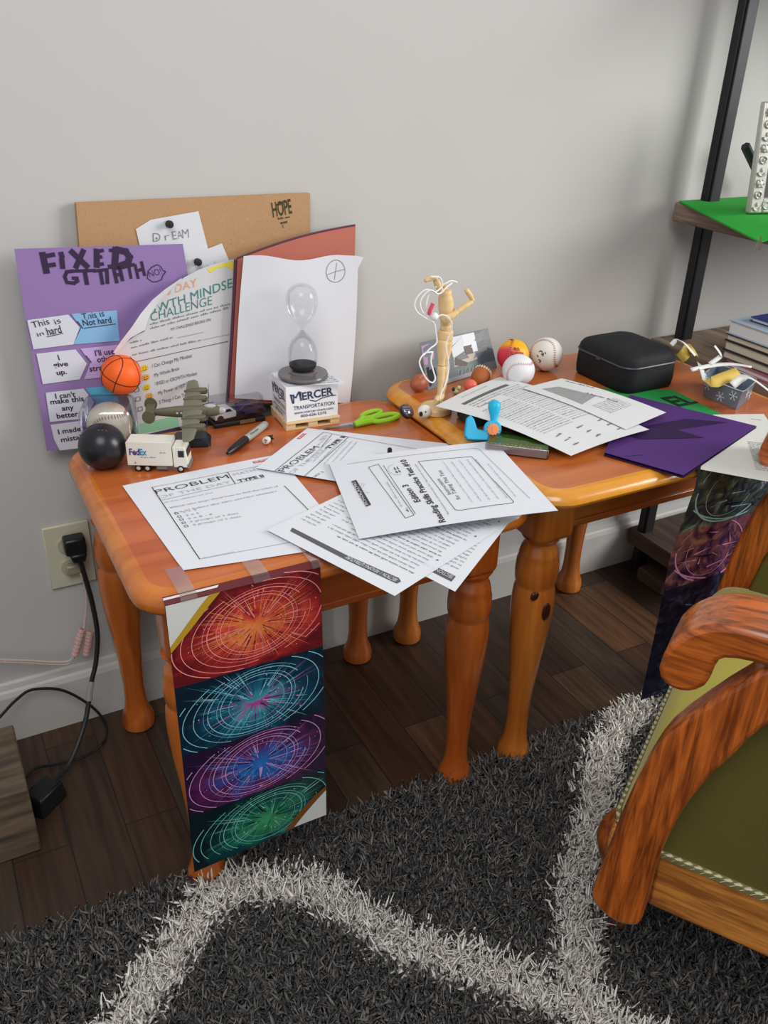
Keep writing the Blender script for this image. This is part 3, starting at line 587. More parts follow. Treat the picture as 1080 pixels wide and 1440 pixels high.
pcard('arrow_card',p_,[CL,MARK],aa,"lilac arrow card beginning I'll use")
aa=Art(); p_=[(0.0105,0.093),(0.0618,0.0949),(0.0735,0.0722),(0.0601,0.047),(0.0099,0.0467)]
for s_,A_,B_ in (("I can't",(0.0224,0.0829),(0.0495,0.0836)),('make this',(0.0146,0.0746),(0.0601,0.0758)),('any',(0.0283,0.063),(0.0448,0.0636)),('better.',(0.02,0.0513),(0.0511,0.0526))): aa.text(s_,A_,B_,.0078,1,bold=.02)
aa.stroke([(0.0099,0.0467),(0.0601,0.047)],.0012,1)
pcard('arrow_card',p_,[CW,MARK],aa,"white arrow card reading I can't make this any better.")
aa=Art(); p_=[(0.0649,0.0957),(0.1253,0.0959),(0.1248,0.0494),(0.0643,0.0488),(0.0764,0.0719)]
pcard('arrow_card',p_,[CT,MARK],aa,'turquoise arrow card behind the clear ball cube')
aa=Art(); p_=[(0.0102,0.042),(0.0617,0.0444),(0.0738,0.0171),(0.0596,-0.0004),(0.0169,-0.001),(0.0117,0.0174)]
aa.text('I made a',(0.0185,0.026),(0.0576,0.0285),.0078,1,bold=.02);aa.text('mistake.',(0.0206,0.0128),(0.0597,0.0152),.0078,1,bold=.02)
pcard('arrow_card',p_,[CW,MARK],aa,'white arrow card reading I made a mistake.')
# ---------------- growth mindset sheet ----------------
SC['gmc']=((0.2722,-0.044,0.5549),(0.4409,-0.044,0.5667),(0.4632,-0.042,0.8244),(0.272,-0.042,0.7861),0.165,0.245)
TEAL=mat('ink_teal',(52,128,118),.7); ORNG=mat('ink_salmon',(226,160,130),.7); YEL=mat('ink_yellow',(226,212,70),.7); EMO=mat('ink_gold',(222,190,40),.6); EMR=mat('ink_amber',(222,160,70),.6); MINT=mat('ink_mint',(140,196,160),.7)
GW=mat('paper_grey_white',(204,203,206),.8,noise=.02)
ar=Art()
ar.text('30 DAY',(0.0482,0.2172),(0.0977,0.2183),.012,3); ar.text('GROWTH MINDSET',(0.0054,0.1939),(0.1581,0.2019),.0135,2); ar.text('CHALLENGE',(0.0325,0.1847),(0.1183,0.1841),.0135,2,bold=-.005)
ar.poly([(0.1118,0.2391),(0.1482,0.24),(0.1495,0.2253),(0.1383,0.2338),(0.1245,0.2361),(0.1166,0.2313)],4,1)
for i,(A_,B_) in enumerate((((0.0312,0.1795),(0.1452,0.1762)),((0.0307,0.1729),(0.1453,0.1708)),((0.0588,0.1616),(0.115,0.159)),((0.0021,0.1593),(0.0187,0.1584)),((0.0023,0.151),(0.0612,0.1495)),((0.0031,0.139),(0.102,0.1328)))): (ar.words(A_,B_,.0036,5,seed=i+9) if i!=2 else None)
ar.text('MY CHALLENGE BEGINS ON',(0.0588,0.1616),(0.116,0.1598),.0042,1,layer=3)
ar.stroke([(0.0672,0.1477),(0.1054,0.1453)],.0006,5); ar.stroke([(0.1042,0.1333),(0.1437,0.1311)],.0006,5); ar.stroke([(-0.0039,0.1282),(0.1417,0.1206)],.0008,1)
for s_,A_,B_ in (('I Can Change My Mindset',(0.029,0.1107),(0.0877,0.1108)),('My Whole Brain',(0.0309,0.0946),(0.0679,0.0956)),('FIXED or GROWTH Mindset',(0.0319,0.0799),(0.0944,0.08)),('My Power of YET',(0.0349,0.0632),(0.0752,0.0652)),('3 Things I Can Try Next',(0.0348,0.0473),(0.0914,0.0501))): ar.text(s_,A_,B_,.0058,1)
for i,c in enumerate(((0.0179,0.1129),(0.0186,0.0971),(0.0182,0.0803),(0.0211,0.0647))):
    ar.disc(*c,.0055,.0055,6 if i%2==0 else 7)
    ar.ring(c[0],c[1]-.0006,.0026,.0022,.0007,1,200,340,layer=3); ar.disc(c[0]-.0018,c[1]+.0016,.0006,.0008,1,3,8); ar.disc(c[0]+.0018,c[1]+.0016,.0006,.0008,1,3,8)
for c in ((0.0036,0.081),(0.0042,0.0648),(0.0056,0.0469)): ar.stroke([(c[0]-.0033,c[1]-.0033),(c[0]+.0033,c[1]-.0033),(c[0]+.0033,c[1]+.0033),(c[0]-.0033,c[1]+.0033)],.0007,1,closed=True)
ar.stroke([(0.0115,0.0288),(0.1195,0.0286)],.0008,1); ar.poly([(0.0021,0.0213),(0.062,0.0202),(0.0633,0),(0.0014,0.0035)],8,1)
gm=sheet('worksheet',SC['gmc'],ar,[GW,INK,TEAL,ORNG,YEL,GREY,EMO,EMR,MINT],'growth mindset challenge worksheet with curled corner leaning on the purple poster','worksheet',
  outline=[(0,0),(0.1553,-0.0001),(0.1502,0.2415),(0.1206,0.2425),(0.1011,0.2414),(0.0808,0.2365),(0.0719,0.2309),(0.06,0.2231),(0.044,0.211),(0.0291,0.1915),(0.0228,0.172),(0.0099,0.1694),(-0.0107,0.1577),(-0.0216,0.1472),(-0.0185,0.1221),(-0.0086,0.0636)])
MX[gm.name]=Matrix.Translation(gm.location)
m=MB(); m.fixn=False
q=[(0.3613,-0.0435,0.7939),(0.3427,-0.044,0.7809),(0.3239,-0.0445,0.7657),(0.3082,-0.0445,0.7469),(0.2984,-0.0445,0.7241),(0.276,-0.0445,0.7147),(0.2515,-0.044,0.6934)]; q2=[(0.3592,-0.048,0.7972),(0.3328,-0.054,0.7853),(0.3102,-0.058,0.7716),(0.2911,-0.06,0.754),(0.2771,-0.058,0.7358),(0.2589,-0.054,0.7142),(0.2467,-0.048,0.6964)]
m.add(q+q2,[(i,i+1,8+i,7+i) for i in range(6)]); m.build('curled_corner',mat('paper_underside',(238,238,244),.8),gm,world=True,smooth=60)
# ---------------- rust folder and drawing sheet ----------------
RUST=mat('folder_rust',(178,102,86),.75,noise=.05,nscale=12); PLUM=mat('folder_plum',(84,44,66),.7)
SC['rust']=((0.4198,-0.052,0.5907),(0.6479,-0.04,0.5484),(0.6591,-0.026,0.8492),(0.4468,-0.052,0.8182),0.19,0.26)
def rb(u,v): return (0,-.004*math.sin(math.pi*u)-.003*math.sin(math.pi*v)*(1-u),.007*math.sin(math.pi*u)*v*v+(.012*(1-u)**2 if v>.9 else 0)*0)
rs=sheet('folder',SC['rust'],None,[RUST],'tall rust red folder standing behind the hourglass','folder',bend=rb,edge=.0012,nu=12,nv=8)
MX[rs.name]=Matrix.Translation(rs.location)
m=MB(); e0=[Vector(bil(SC['rust'],0,v/10))+Vector(rb(0,v/10)) for v in range(11)]
m.tube([p+Vector((-.002,.002,0)) for p in e0],[.0028]*11,6); m.tube([Vector(bil(SC['rust'],u/10,1))+Vector(rb(u/10,1))+Vector((0,.0025,.001)) for u in range(11)],.0018,6); m.build('spine',PLUM,rs,world=True)
DW=mat('drawing_white',(212,213,219),.8,noise=.02,nscale=8)
SC['draw']=((0.4272,-0.06,0.5998),(0.6422,-0.046,0.5515),(0.6557,-0.042,0.8027),(0.4529,-0.064,0.8234),0.18,0.22)
def db(u,v): return (.006*math.sin(3.1*v)*(u-.3)+(.010 if v>.93 and u>.93 else 0),-.003*math.sin(math.pi*u)+.0025*math.sin(7*u+3*v)*v,.004*math.sin(9*u+.5)*v*v)
ar=Art(); cx_,cy_=(0.1431,0.1977)
ar.ring(cx_,cy_,.0155,.0155,.0008,1); ar.stroke([(0.1447,0.2089),(0.1415,0.1855)],.0008,1); ar.stroke([(0.1293,0.1936),(0.1583,0.2008)],.0008,1)
sheet('drawing_sheet',SC['draw'],ar,[DW,GREY,LGREY],'large white drawing sheet with a crossed circle standing in front of the rust folder','drawing',bend=db,nu=16,nv=14)
# ---------------- objects on the left table ----------------
Z1=.5602
# baseball in a clear cube
cb=(0.2227,-0.0796,0.598); R_=Matrix.Rotation(-.35,3,'Z')
t=thing('display_cube','clear plastic ball cube holding the cream baseball under the orange ball','display case',(cb[0],cb[1],Z1),-.35)
CLR=clear('clear_acrylic',(236,238,246),.6,.06,.10)
m=MB(); m.rbox((0,0,.0375),(.076,.076,.074),.012); m.build('cube_shell',CLR,t)
m=MB(); m.lathe([(.012,.0005),(.016,.0005),(.016,.003),(.012,.0045)],(0,0,0),n=20,cap=False); m.build('ball_seat',CLR,t)
LEATH=mat('ball_leather',(226,214,186),.55,noise=.05,nscale=30); STITCH=mat('stitch_red',(168,60,50),.6)
def seam_pts(r,n=160):
    o=[]; A=.44
    for k in range(n):
        T=4*math.pi*k/n; al=math.pi/2-(math.pi/2-A)*math.cos(T); be=T/2+A*math.sin(2*T)
        o.append(Vector((math.sin(al)*math.cos(be),math.sin(al)*math.sin(be),math.cos(al)))*r)
    return o
def seam_rot(towards,tangent,T=math.pi/2):
    """rotation that brings the seam point at parameter T to face 'towards' with the seam running along 'tangent'"""
    k=int(T/(4*math.pi)*160); sp=seam_pts(1); p=sp[k%160]; tg=(sp[(k+1)%160]-sp[k-1]).normalized(); tg=(tg-p*tg.dot(p)).normalized()
    a=Vector(towards).normalized(); b=Vector(tangent); b=(b-a*b.dot(a)).normalized()
    M1=Matrix((p,tg,p.cross(tg))).transposed(); M2=Matrix((a,b,a.cross(b))).transposed()
    return (M2@M1.transposed()).to_euler()
def baseball(name,label,c,r,leather,stitch,rot,group=None,marks=None,n=40,st=54):
    t=thing(name,label,'ball',c,rot=rot,group=group)
    m=MB(); m.ell((0,0,0),r,n); ob=m.build('ball_cover',leather,t,smooth=60)
    sp=seam_pts(r); m=MB(); P=spline(sp,1,True); N=len(sp); tot=st*2
    for k in range(tot):
        a=k/tot*N; i=int(a); p=sp[i%N].lerp(sp[(i+1)%N],a-i).normalized(); tg=(sp[(i+2)%N]-sp[i-1]).normalized(); s_=p.cross(tg)
        for sg in (-1,1):
            q0=(p*r*1.001+tg*.0006).normalized(); A=q0*r*1.004; B=(p*r+s_*sg*r*.085+tg*r*.045).normalized()*r*1.006
            m.tube([A,(A+B)/2*1.004,B],r*.013,4)
    m.build('stitching',stitch,t)
    m=MB(); m.tube([p*1.0005 for p in sp],r*.008,4,closed=True); m.build('seam',mat('seam_grey',(170,160,150),.7),t)
    if marks: marks(t)
    return t
baseball('baseball','cream baseball with red stitches sealed in the clear cube',(cb[0],cb[1],Z1+.0375),.0335,LEATH,STITCH,seam_rot((-.1,-.75,.62),(1,-.15,0)))
# orange mini basketball on the cube
bc=(0.2525,-0.0571,0.664); t=thing('mini_basketball','small orange basketball resting on the clear ball cube','ball',bc,rot=(.35,.3,.25))
r=.0300; m=MB(); m.ell((0,0,0),r,40); m.build('ball_cover',mat('orange_rubber',(246,98,26),.5,noise=.04,nscale=200,bump=.15),t,smooth=60)
m=MB()
for f in (lambda a:Vector((math.cos(a),math.sin(a),0)),lambda a:Vector((math.cos(a),0,math.sin(a))),): m.tube([f(2*math.pi*k/48)*r*1.001 for k in range(48)],.0007,5,closed=True)
for sg in (-1,1): m.tube([Vector((sg*(.55+.25*math.cos(2*a)),math.cos(a),math.sin(a))).normalized()*r*1.001 for a in [2*math.pi*k/48 for k in range(48)]],.0007,5,closed=True)
m.build('ball_lines',mat('rib_black',(60,30,20),.6),t)
# black ball
bc=(0.1969,-0.1465,0.593); t=thing('black_ball','glossy black rubber ball at the left back corner of the table','ball',(bc[0],bc[1],Z1+.0335))
m=MB(); m.ell((0,0,0),.0335,40); m.build('ball_body',mat('black_rubber_ball',(30,31,36),.3,noise=.1),t,smooth=60)
m=MB()
for k in range(3): m.tube([Vector((math.sin(a+.1*k-.1)*.45,-.42-.05*k,math.cos(a*.6))).normalized()*.0337 for a in (-.3+.25*k,-.2+.25*k,-.1+.25*k)],.0006,5)
m.build('scuff_mark',mat('scuff_brown',(120,80,66),.7),t)
# toy delivery truck
A=Vector((0.2241,-0.1748,0.5602)); B=Vector((0.3003,-0.2148,0.5602)); ang=math.atan2(B.y-A.y,B.x-A.x); mid=(A+B)/2+Vector((-math.sin(ang),math.cos(ang),0))*.014
t=thing('toy_truck','small white toy delivery truck parked beside the black ball','toy truck',(mid.x,mid.y,Z1),ang)
TW=mat('truck_white',(232,228,216),.35,coat=.3); L_=(B-A).length
m=MB(); m.box((-.0105,0,.029),(.064,.030,.036)); cargo=m.build('cargo_box',TW,t,bevel=.0012)
ar=Art(); FXP=mat('print_purple',(64,40,128),.5); FXB=mat('print_blue',(20,150,190),.5)
C_=((-.0425,-.0152,.011),(.0215,-.0152,.011),(.0215,-.0152,.047),(-.0425,-.0152,.047),.064,.036)
ar.text('Fed',(.004,.0165),(.0185,.0165),.0095,1,bold=.03); ar.text('Ex',(.0188,.0165),(.029,.0165),.0095,2,bold=.03); ar.words((.019,.0125),(.042,.0125),.0018,2); ar.words((.047,.020),(.056,.020),.0018,3); ar.disc(.011,.004,.0013,.0013,3)
loc_=lambda c:tuple(tuple(MX[t.name]@Vector(q)) for q in c[:4])+c[4:]
sheet('side_print',loc_(C_),ar,[TW,FXP,FXB,GREY],nu=1,nv=1,parent=t)
m=MB(); m.prism([(.0225,.008),(.0435,.008),(.0435,.020),(.041,.037),(.038,.040),(.0225,.040)],.027,Matrix.Rotation(math.pi/2,4,'X')); m.build('cab',TW,t,bevel=.001)
m=MB()
for sy in (-1,1): m.box((.0345,sy*.0138,.0295),(.0085,.0006,.010))
m.box((.0425,0,.029),(.0012,.022,.011)); m.build('cab_window',mat('truck_glass',(36,40,48),.15),t)
m=MB(); m.box((0,0,.0085),(.083,.018,.004)); m.box((.006,-.0125,.0075),(.014,.004,.005)); m.box((.0435,0,.010),(.003,.027,.006)); m.build('chassis',mat('chassis_grey',(120,118,114),.5),t)
for x in (-.0285,-.0155,.0325):
    for sy in (-1,1):
        m=MB(); m.lathe([(.003,-.0025),(.0052,-.0025),(.0055,-.0015),(.0055,.0015),(.0052,.0025),(.003,.0025)],(x,sy*.0115,.0055),(0,1,0),18); wh=m.build('wheel',BLACKP,t)
        m=MB(); m.lathe([(.0032,0),(.0022,.0005)],(x,sy*.0139,.0055),(0,sy,0),14); m.build('hub',mat('hub_silver',(210,208,200),.3,.3),wh)
MYZ0=Matrix(((0,0,1,0),(1,0,0,0),(0,1,0,0),(0,0,0,1)))
# model bomber on stand
TL_=Vector((0.2735,-0.1117,0.62)); NS=Vector((0.3779,-0.1489,0.62)); d_=(NS-TL_); ln=d_.length; yaw_=math.atan2(d_.y,d_.x); mid=(TL_+NS)/2
t=thing('model_airplane','olive drab model bomber aircraft with twin tail on a black stand','model airplane',(mid.x,mid.y,.620),rot=(.10,0,yaw_))
OD=mat('olive_drab',(96,92,72),.5,noise=.06,nscale=60); ODL=mat('olive_light',(116,114,96),.5)
m=MB()
prof=[(.0012,-.5),(.0035,-.47),(.006,-.3),(.0082,-.1),(.0088,.1),(.0088,.3),(.0075,.42),(.005,.475),(.0015,.5)]
m.rings([[(h*ln,r*.85*math.cos(a),r*1.1*math.sin(a)) for a in [2*math.pi*k/18 for k in range(18)]] for r,h in prof]); m.build('fuselage',OD,t,smooth=60)
m=MB(); m.ell((.33*ln,0,.0075),(.010,.0045,.004),14); m.ell((.475*ln,0,0),(.008,.0052,.006),14); m.build('cockpit_glazing',mat('smoky_glass',(170,170,166),.15),t)
def wingm(sy):
    m=MB(); rs=[]
    for f,cx_,ch,zz in ((0,.012,.030,.004),(.5,.010,.024,.004),(.92,.008,.016,.004),(1,.006,.009,.0045)):
        y=sy*f*.100; rs.append([(cx_+ch*x,y,zz+ch*z) for x,z in ((.5,0),(.38,.06),(.1,.08),(-.3,.035),(-.5,0),(-.3,-.03),(.1,-.05),(.38,-.045))])
    m.rings(rs); return m
for sy in (-1,1): wingm(sy).build('wing',ODL,t,smooth=50)
for y in (-.058,-.031,.031,.058):
    m=MB(); m.lathe([(.0015,-.022),(.0048,-.010),(.0055,.004),(.0052,.012),(.003,.014)],(.018,y,.0045),(1,0,0),14); ng=m.build('engine',OD,t)
    m=MB(); m.lathe([(.0016,0),(.0014,.002),(.0003,.004)],(.033,y,.0045),(1,0,0),8)
    for k in range(0):
        a=k*2.094+.5; m.box((0,0,0),(.0008,.0001,.0001)); c_=Vector((.0335,y+math.cos(a)*.0062,.0085+math.sin(a)*.0062)); u_=Vector((0,math.cos(a),math.sin(a))); v_=Vector((.0004,-math.sin(a)*.0013,math.cos(a)*.0013))
        p0=c_-u_*.006; p1=c_+u_*.006; e=Vector((.0005,0,0)); m.add([p0-v_*.6,p0+v_*.6,p1+v_,p1-v_,p0-v_*.6+e,p0+v_*.6+e,p1+v_+e,p1-v_+e],[(0,1,2,3),(7,6,5,4),(0,4,5,1),(1,5,6,2),(2,6,7,3),(3,7,4,0)])
    m=MB(); pl=[]
    for k in range(3):
        a=k*2.094+.5; u_=(math.cos(a),math.sin(a)); v_=(-u_[1],u_[0])
        for r_,w_ in ((.0016,-.0012),(.007,-.0014),(.0125,-.0008),(.0125,.0006),(.007,.0008),(.0016,.0008)): pl.append((u_[0]*r_+v_[0]*w_,u_[1]*r_+v_[1]*w_))
    m.prism(pl,.0006,Matrix.Translation((.0335,y,.0045))@MYZ0); m.build('propeller',BLACKP,ng)
m=MB(); m.box((-.465*ln,0,.003),(.013,.042,.0015)); m.build('tailplane',OD,t,bevel=.0004)
for sy in (-1,1):
    m=MB(); m.rings([[(-.465*ln+.0095*math.cos(a),sy*.021+w_,.003+.0105*math.sin(a)) for a in [2*math.pi*k/22 for k in range(22)]] for w_ in (-.0008,.0008)]); m.build('tail_fin',OD,t)
for k in range(3): 
    m=MB(); cx_=-.10*ln+k*.006; 
    m.add([(cx_+(.0022 if j%2==0 else .001)*math.sin(j*math.pi/5),-.0079,.0015+(.0022 if j%2==0 else .001)*math.cos(j*math.pi/5)) for j in range(10)],[tuple(range(10))])
    m.build('star_marking',mat('star_white',(214,226,236),.5),t,smooth=0)
m=MB(); m.box((.012,-.058,.0125),(.008,.0005,.0005))
SI=Matrix.Rotation(-.10,4,'X')@Matrix.Translation((.006,.018,0)); m=MB(); m.T=SI; m.cyl((.001,-.016,-.006),(-.004,-.004,-.050),.0022,.003); m.build('stand_post',BLACKP,t)
m=MB(); m.T=SI
m.rings([[(x*f-.002,y*f,z) for x,y in round_rect(-.030,-.019,.030,.019,.008)] for f,z in ((1,-.0596),(1,-.054),(.78,-.0465))]); m.build('stand_base',mat('stand_black',(30,32,36),.25),t)
# clear display case with two toy race cars
A=Vector((0.3845,-0.08,0.5602)); B=Vector((0.4717,-0.0805,0.5602)); ang=math.atan2(B.y-A.y,B.x-A.x); W_=(B-A).length; D_=.045; mid=(A+B)/2+Vector((-math.sin(ang),math.cos(ang),0))*D_/2
t=thing('display_case','low clear display case with toy cars beside the model aircraft','display case',(mid.x,mid.y,Z1),ang)
m=MB(); m.rbox((0,0,.004),(W_,D_,.008),.003); m.build('case_base',BLACKP,t)
m=MB(); m.rbox((0,0,.0265),(W_-.003,D_-.003,.036),.003); m.build('case_cover',clear('case_acrylic',(240,241,246),.28,.05,.06),t)
m=MB(); m.box((.012,-D_/2-.0004,.0055),(.026,.0012,.006)); m.build('name_plate',mat('brass_plate',(150,130,90),.35,.6),t)
def race_car(label,x,y,body,rz,parent_mat,num,s=.8):
    q=MX[t.name]@Vector((x,y,.0081)); c=thing('toy_car',label,'toy car',tuple(q),ang+rz,group=None)
    m=MB(); m.prism([(-.032*s,.004*s),(.033*s,.004*s),(.034*s,.010*s),(.020*s,.016*s),(.011*s,.017*s),(.003*s,.026*s),(-.014*s,.026*s),(-.024*s,.018*s),(-.033*s,.018*s)],.028*s,Matrix.Rotation(math.pi/2,4,'X')); m.build('body',body,c,bevel=.0012)
    m=MB()
    for sy in (-1,1): m.prism([(-.019*s,.0185*s),(.006*s,.018*s),(.001*s,.0245*s),(-.013*s,.0245*s)],.0004,Matrix.Translation((0,sy*.0142*s,0))@Matrix.Rotation(math.pi/2,4,'X'))
    m.build('car_window',mat('truck_glass',(36,40,48),.15),c)
    for xx in (-.021,.021):
        for sy in (-1,1):
            m=MB(); m.lathe([(.0062*s,-.003*s),(.0068*s,-.002*s),(.0068*s,.002*s),(.0062*s,.003*s)],(xx*s,sy*.0135*s,.0068*s),(0,1,0),16); m.build('wheel',BLACKP,c)
    ar=Art(); ar.text(num,(.002,.001),(.010,.001),.006,1,bold=.03)
    Mx=MX[c.name]; sheet('door_number',tuple(tuple(Mx@Vector(p)) for p in ((-.007,-.0094,.0055),(.005,-.0094,.0055),(.005,-.0094,.0125),(-.007,-.0094,.0125)))+(.012,.008),ar,[parent_mat[0],parent_mat[1]],parent=c,nu=1,nv=1)
race_car('white toy race car at the left end inside the clear case',-.016,-.002,mat('car_white',(226,224,220),.3),.15,[mat('car_white',(0,0,0)),INK],'5')
race_car('dark purple toy race car on the right inside the clear case',.022,.001,mat('car_purple',(64,52,92),.3,noise=.2,nscale=120),.12,[mat('car_white',(0,0,0)),INK],'8')
# marker
A=Vector((0.3678,-0.1882,0.5665)); B=Vector((0.4623,-0.1056,0.5665)); ax=(B-A).normalized(); ln=(B-A).length
t=thing('marker_pen','grey barrelled permanent marker with black cap lying on the table','marker',tuple(A))
m=MB(); m.lathe([(.0005,.0),(.0022,.001),(.003,.006),(.0045,.009),(.0062,.030),(.0064,.052),(.0064,.058)],(0,0,0),ax,18); m.build('cap',BLACKP,t)
m=MB(); m.lathe([(.0058,.058),(.0062,.0605),(.0062,ln-.004),(.0052,ln-.001),(.003,ln)],(0,0,0),ax,18); m.build('barrel',mat('marker_grey',(168,168,164),.4),t)
up=Vector((0,0,1)); sd=ax.cross(up).normalized(); n_=(up*.8+sd*.6 if sd.y<0 else up*.8-sd*.6).normalized(); s2=n_.cross(ax).normalized(); o_=A+n_*.0064
cs=tuple(tuple(o_+ax*a+s2*b) for a,b in ((.064,-.003),(.096,-.003),(.096,.003),(.064,.003)))+(.032,.006); ar=Art(); ar.text('Sharpie',(.003,.0015),(.028,.0015),.0036,1,bold=.01)
if (Vector(cs[1])-Vector(cs[0])).cross(Vector(cs[3])-Vector(cs[0])).dot(n_)<0: cs=(cs[3],cs[2],cs[1],cs[0],cs[4],cs[5])
sheet('barrel_print',cs,ar,[mat('marker_grey',(0,0,0)),INK],parent=t,nu=1,nv=1)
# tiny figure head toy
c_=(0.4401,-0.1657,0.5662); t=thing('toy_figure','tiny white faced toy figure with black back lying beside the marker','toy',(c_[0],c_[1],.5662),.4)
m=MB(); m.lathe([(.0015,-.006),(.0052,-.005),(.006,0),(.0055,.005),(.003,.0062)],(0,0,0),(-1,-.5,.25),16); m.build('head',mat('toy_white',(222,220,206),.5),t)
m=MB(); m.lathe([(.0045,0),(.005,.004),(.0035,.010),(.001,.012)],(.005,.0025,-.001),(1,.3,0),12); 
for k in range(4): m.tube([(.010,.003,-.001),(.014+.002*math.sin(k*2),.003+.006*math.cos(k*1.57),.006*math.sin(k*1.57)*.6-.0008)],.0011,5)
m.build('body',BLACKP,t)
m=MB()
for a,b in ((.0022,.0018),(-.0018,.002),(.0003,-.0015)): m.ell((-.0056,-.0036+a*.8,b+.001),.0011,8)
m.build('face_mark',INK,t)
# pallet, box, paper, hourglass
A=Vector((0.487,-0.1323,0.5602)); B=Vector((0.5766,-0.1405,0.5602)); Bk=Vector((0.4817,-0.0549,0.5602)); ang=math.atan2(B.y-A.y,B.x-A.x)+.03; bw=(B-A).length+.002; bd=.078
c_=(A+B)/2+Vector((-math.sin(ang),math.cos(ang),0))*bd/2
t=thing('mini_pallet','miniature pale wood pallet under the white printed box','pallet',(c_.x,c_.y,Z1),ang)
for y in (-.033,-.011,.011,.033):
    m=MB(); m.box((0,y,.0128),(bw,.017,.003)); m.build('deck_board',PALEW,t,bevel=.0004)
for x in (-bw/2+.008,0,bw/2-.008):
    m=MB(); m.box((x,0,.0068),(.016,bd,.009)); m.build('stringer',PALEW,t,bevel=.0004)
for y in (-.031,.031):
    m=MB(); m.box((0,y,.0012),(bw,.015,.0024)); m.build('bottom_board',PALEW,t,bevel=.0004)
bz=Z1+.0146; bh=.058
t=thing('printed_box','white cardboard box printed MERCER TRANSPORTATION on a mini pallet','box',(c_.x,c_.y,bz),ang)
BX=mat('box_white',(232,232,234),.55); NAVY=mat('print_navy',(38,52,88),.6)
m=MB(); m.box((0,.001,bh/2),(bw-.004,bd-.004,bh)); m.build('carton',BX,t,bevel=.001)
def face_print(cs,Wf,Hf):
    ar=Art(); k=Wf/.088
    ar.text('ERCER',(.027*k,.034),(.080*k,.037),.0125,1,bold=.025); ar.text('M',(.010*k,.030),(.0265*k,.034),.0165,1); ar.stroke([(.0125*k,.031),(.0125*k,.045)],.002,1); ar.stroke([(.0245*k,.034),(.0245*k,.048)],.002,1)
    ar.stroke([(.040*k,.032),(.050*k,.029),(.060*k,.033),(.074*k,.035),(.084*k,.035)],.0016,1)
    ar.text('TRANSPORTATION',(.012*k,.019),(.082*k,.019),.0062,1,bold=.01); ar.text('www.mercer-trans.com',(.013*k,.0115),(.080*k,.0115),.0045,2,bold=.01); ar.text('800-626-5375',(.024*k,.005),(.068*k,.005),.0042,2,bold=.015)
    sheet('face_print',tuple(tuple(MX[t.name]@Vector(q)) for q in cs)+(Wf,Hf),ar,[BX,NAVY,INK],parent=t,nu=1,nv=1)
hx,hy=(bw-.004)/2,(bd-.004)/2
face_print(((-hx,-hy+.0008,0),(hx,-hy+.0008,0),(hx,-hy+.0008,bh),(-hx,-hy+.0008,bh)),2*hx,bh)
face_print(((-hx-.0002,hy,0),(-hx-.0002,-hy,0),(-hx-.0002,-hy,bh),(-hx-.0002,hy,bh)),2*hy,bh)
zt=bz+bh
SC['lidp']=((0.4923,-0.127,0.6338),(0.5782,-0.1576,0.6338),(0.5821,-0.0927,0.6345),(0.4895,-0.0769,0.634),0.09,0.07)
ar=Art()
for i in range(4): ar.words((.05+.004*i,.008+.009*i),(.084,.010+.009*i),.003,1,seed=i)
sheet('paper_slip',tuple((q[0],q[1],zt+.0012) for q in SC['lidp'][:4])+(.09,.07),ar,[WHITE,INK],'small white paper slip under the hourglass on the printed box','paper',bend=lambda u,v:(0,0,.002*u*u))
hc=(0.5304,-0.101,0.6457); hb=zt+.004
t=thing('hourglass','glass hourglass with black sand standing on the printed box','hourglass',(hc[0],hc[1],hb))
m=MB(); m.lathe([(.036,0),(.0395,.001),(.0405,.0035),(.0395,.006),(.030,.0065),(.0225,.0066),(.0225,.0085),(.021,.010),(.019,.010)],n=40); m.build('base_disc',mat('smoky_resin',(120,112,112),.2,trans=.15),t)
GL=clear('hourglass_glass',(250,250,251),.32,.03,.02)
pr_=[(.012,.010),(.0185,.013),(.0228,.022),(.0240,.034),(.0228,.046),(.018,.058),(.010,.067),(.0040,.0735),(.0026,.077),(.0040,.0805),(.010,.087),(.0185,.097),(.0236,.109),(.0250,.121),(.0238,.133),(.018,.1425),(.009,.1475),(.0001,.149)]
pp_=[]; 
P=spline([Vector((r_,h_,0)) for r_,h_ in pr_],4)
m=MB(); m.lathe([(max(p.x,.0001),p.y) for p in P],n=40,cap=False); m.build('glass_bulbs',GL,t,smooth=80)
m=MB(); m.lathe([(.0165,.0115),(.0212,.0162),(.0220,.0205),(.016,.0225),(.006,.0245),(.0001,.025)],n=32); m.build('black_sand',mat('black_sand',(42,42,44),.9,noise=.3,nscale=500),t)
# scissors
c_=(0.6333,-0.1579,0.566); t=thing('scissors','lime green handled scissors lying with blades under the worksheets','scissors',(c_[0],c_[1],Z1))
LIME=mat('lime_plastic',(150,204,40),.4)
def loop_(cx,cy,rx,ry,rot,z,rr): return [Vector((cx+rx*math.cos(a)*math.cos(rot)-ry*math.sin(a)*math.sin(rot),cy+rx*math.cos(a)*math.sin(rot)+ry*math.sin(a)*math.cos(rot),z)) for a in [2*math.pi*k/24 for k in range(24)]]
tip=Vector((0.534,-0.1529,0.5625))-Vector((c_[0],c_[1],Z1)); tip.z=.0025
for sg,cx,cy,rx,ry,rot in ((1,.002,.016,.021,.0095,.35),(-1,.018,-.002,.026,.0105,.12)):
    m=MB(); m.tube(loop_(cx,cy,rx,ry,rot,.0065+.001*sg,0),.0042,8,closed=True); 
    m.tube([(cx-rx*math.cos(rot)*.9,cy-rx*math.sin(rot)*.9,.006),(-.030,-.004+.002*sg,.0058),(-.040,-.006,.005)],[.0055,.0055,.005],8,smooth=3); h_=m.build('handle',LIME,t)
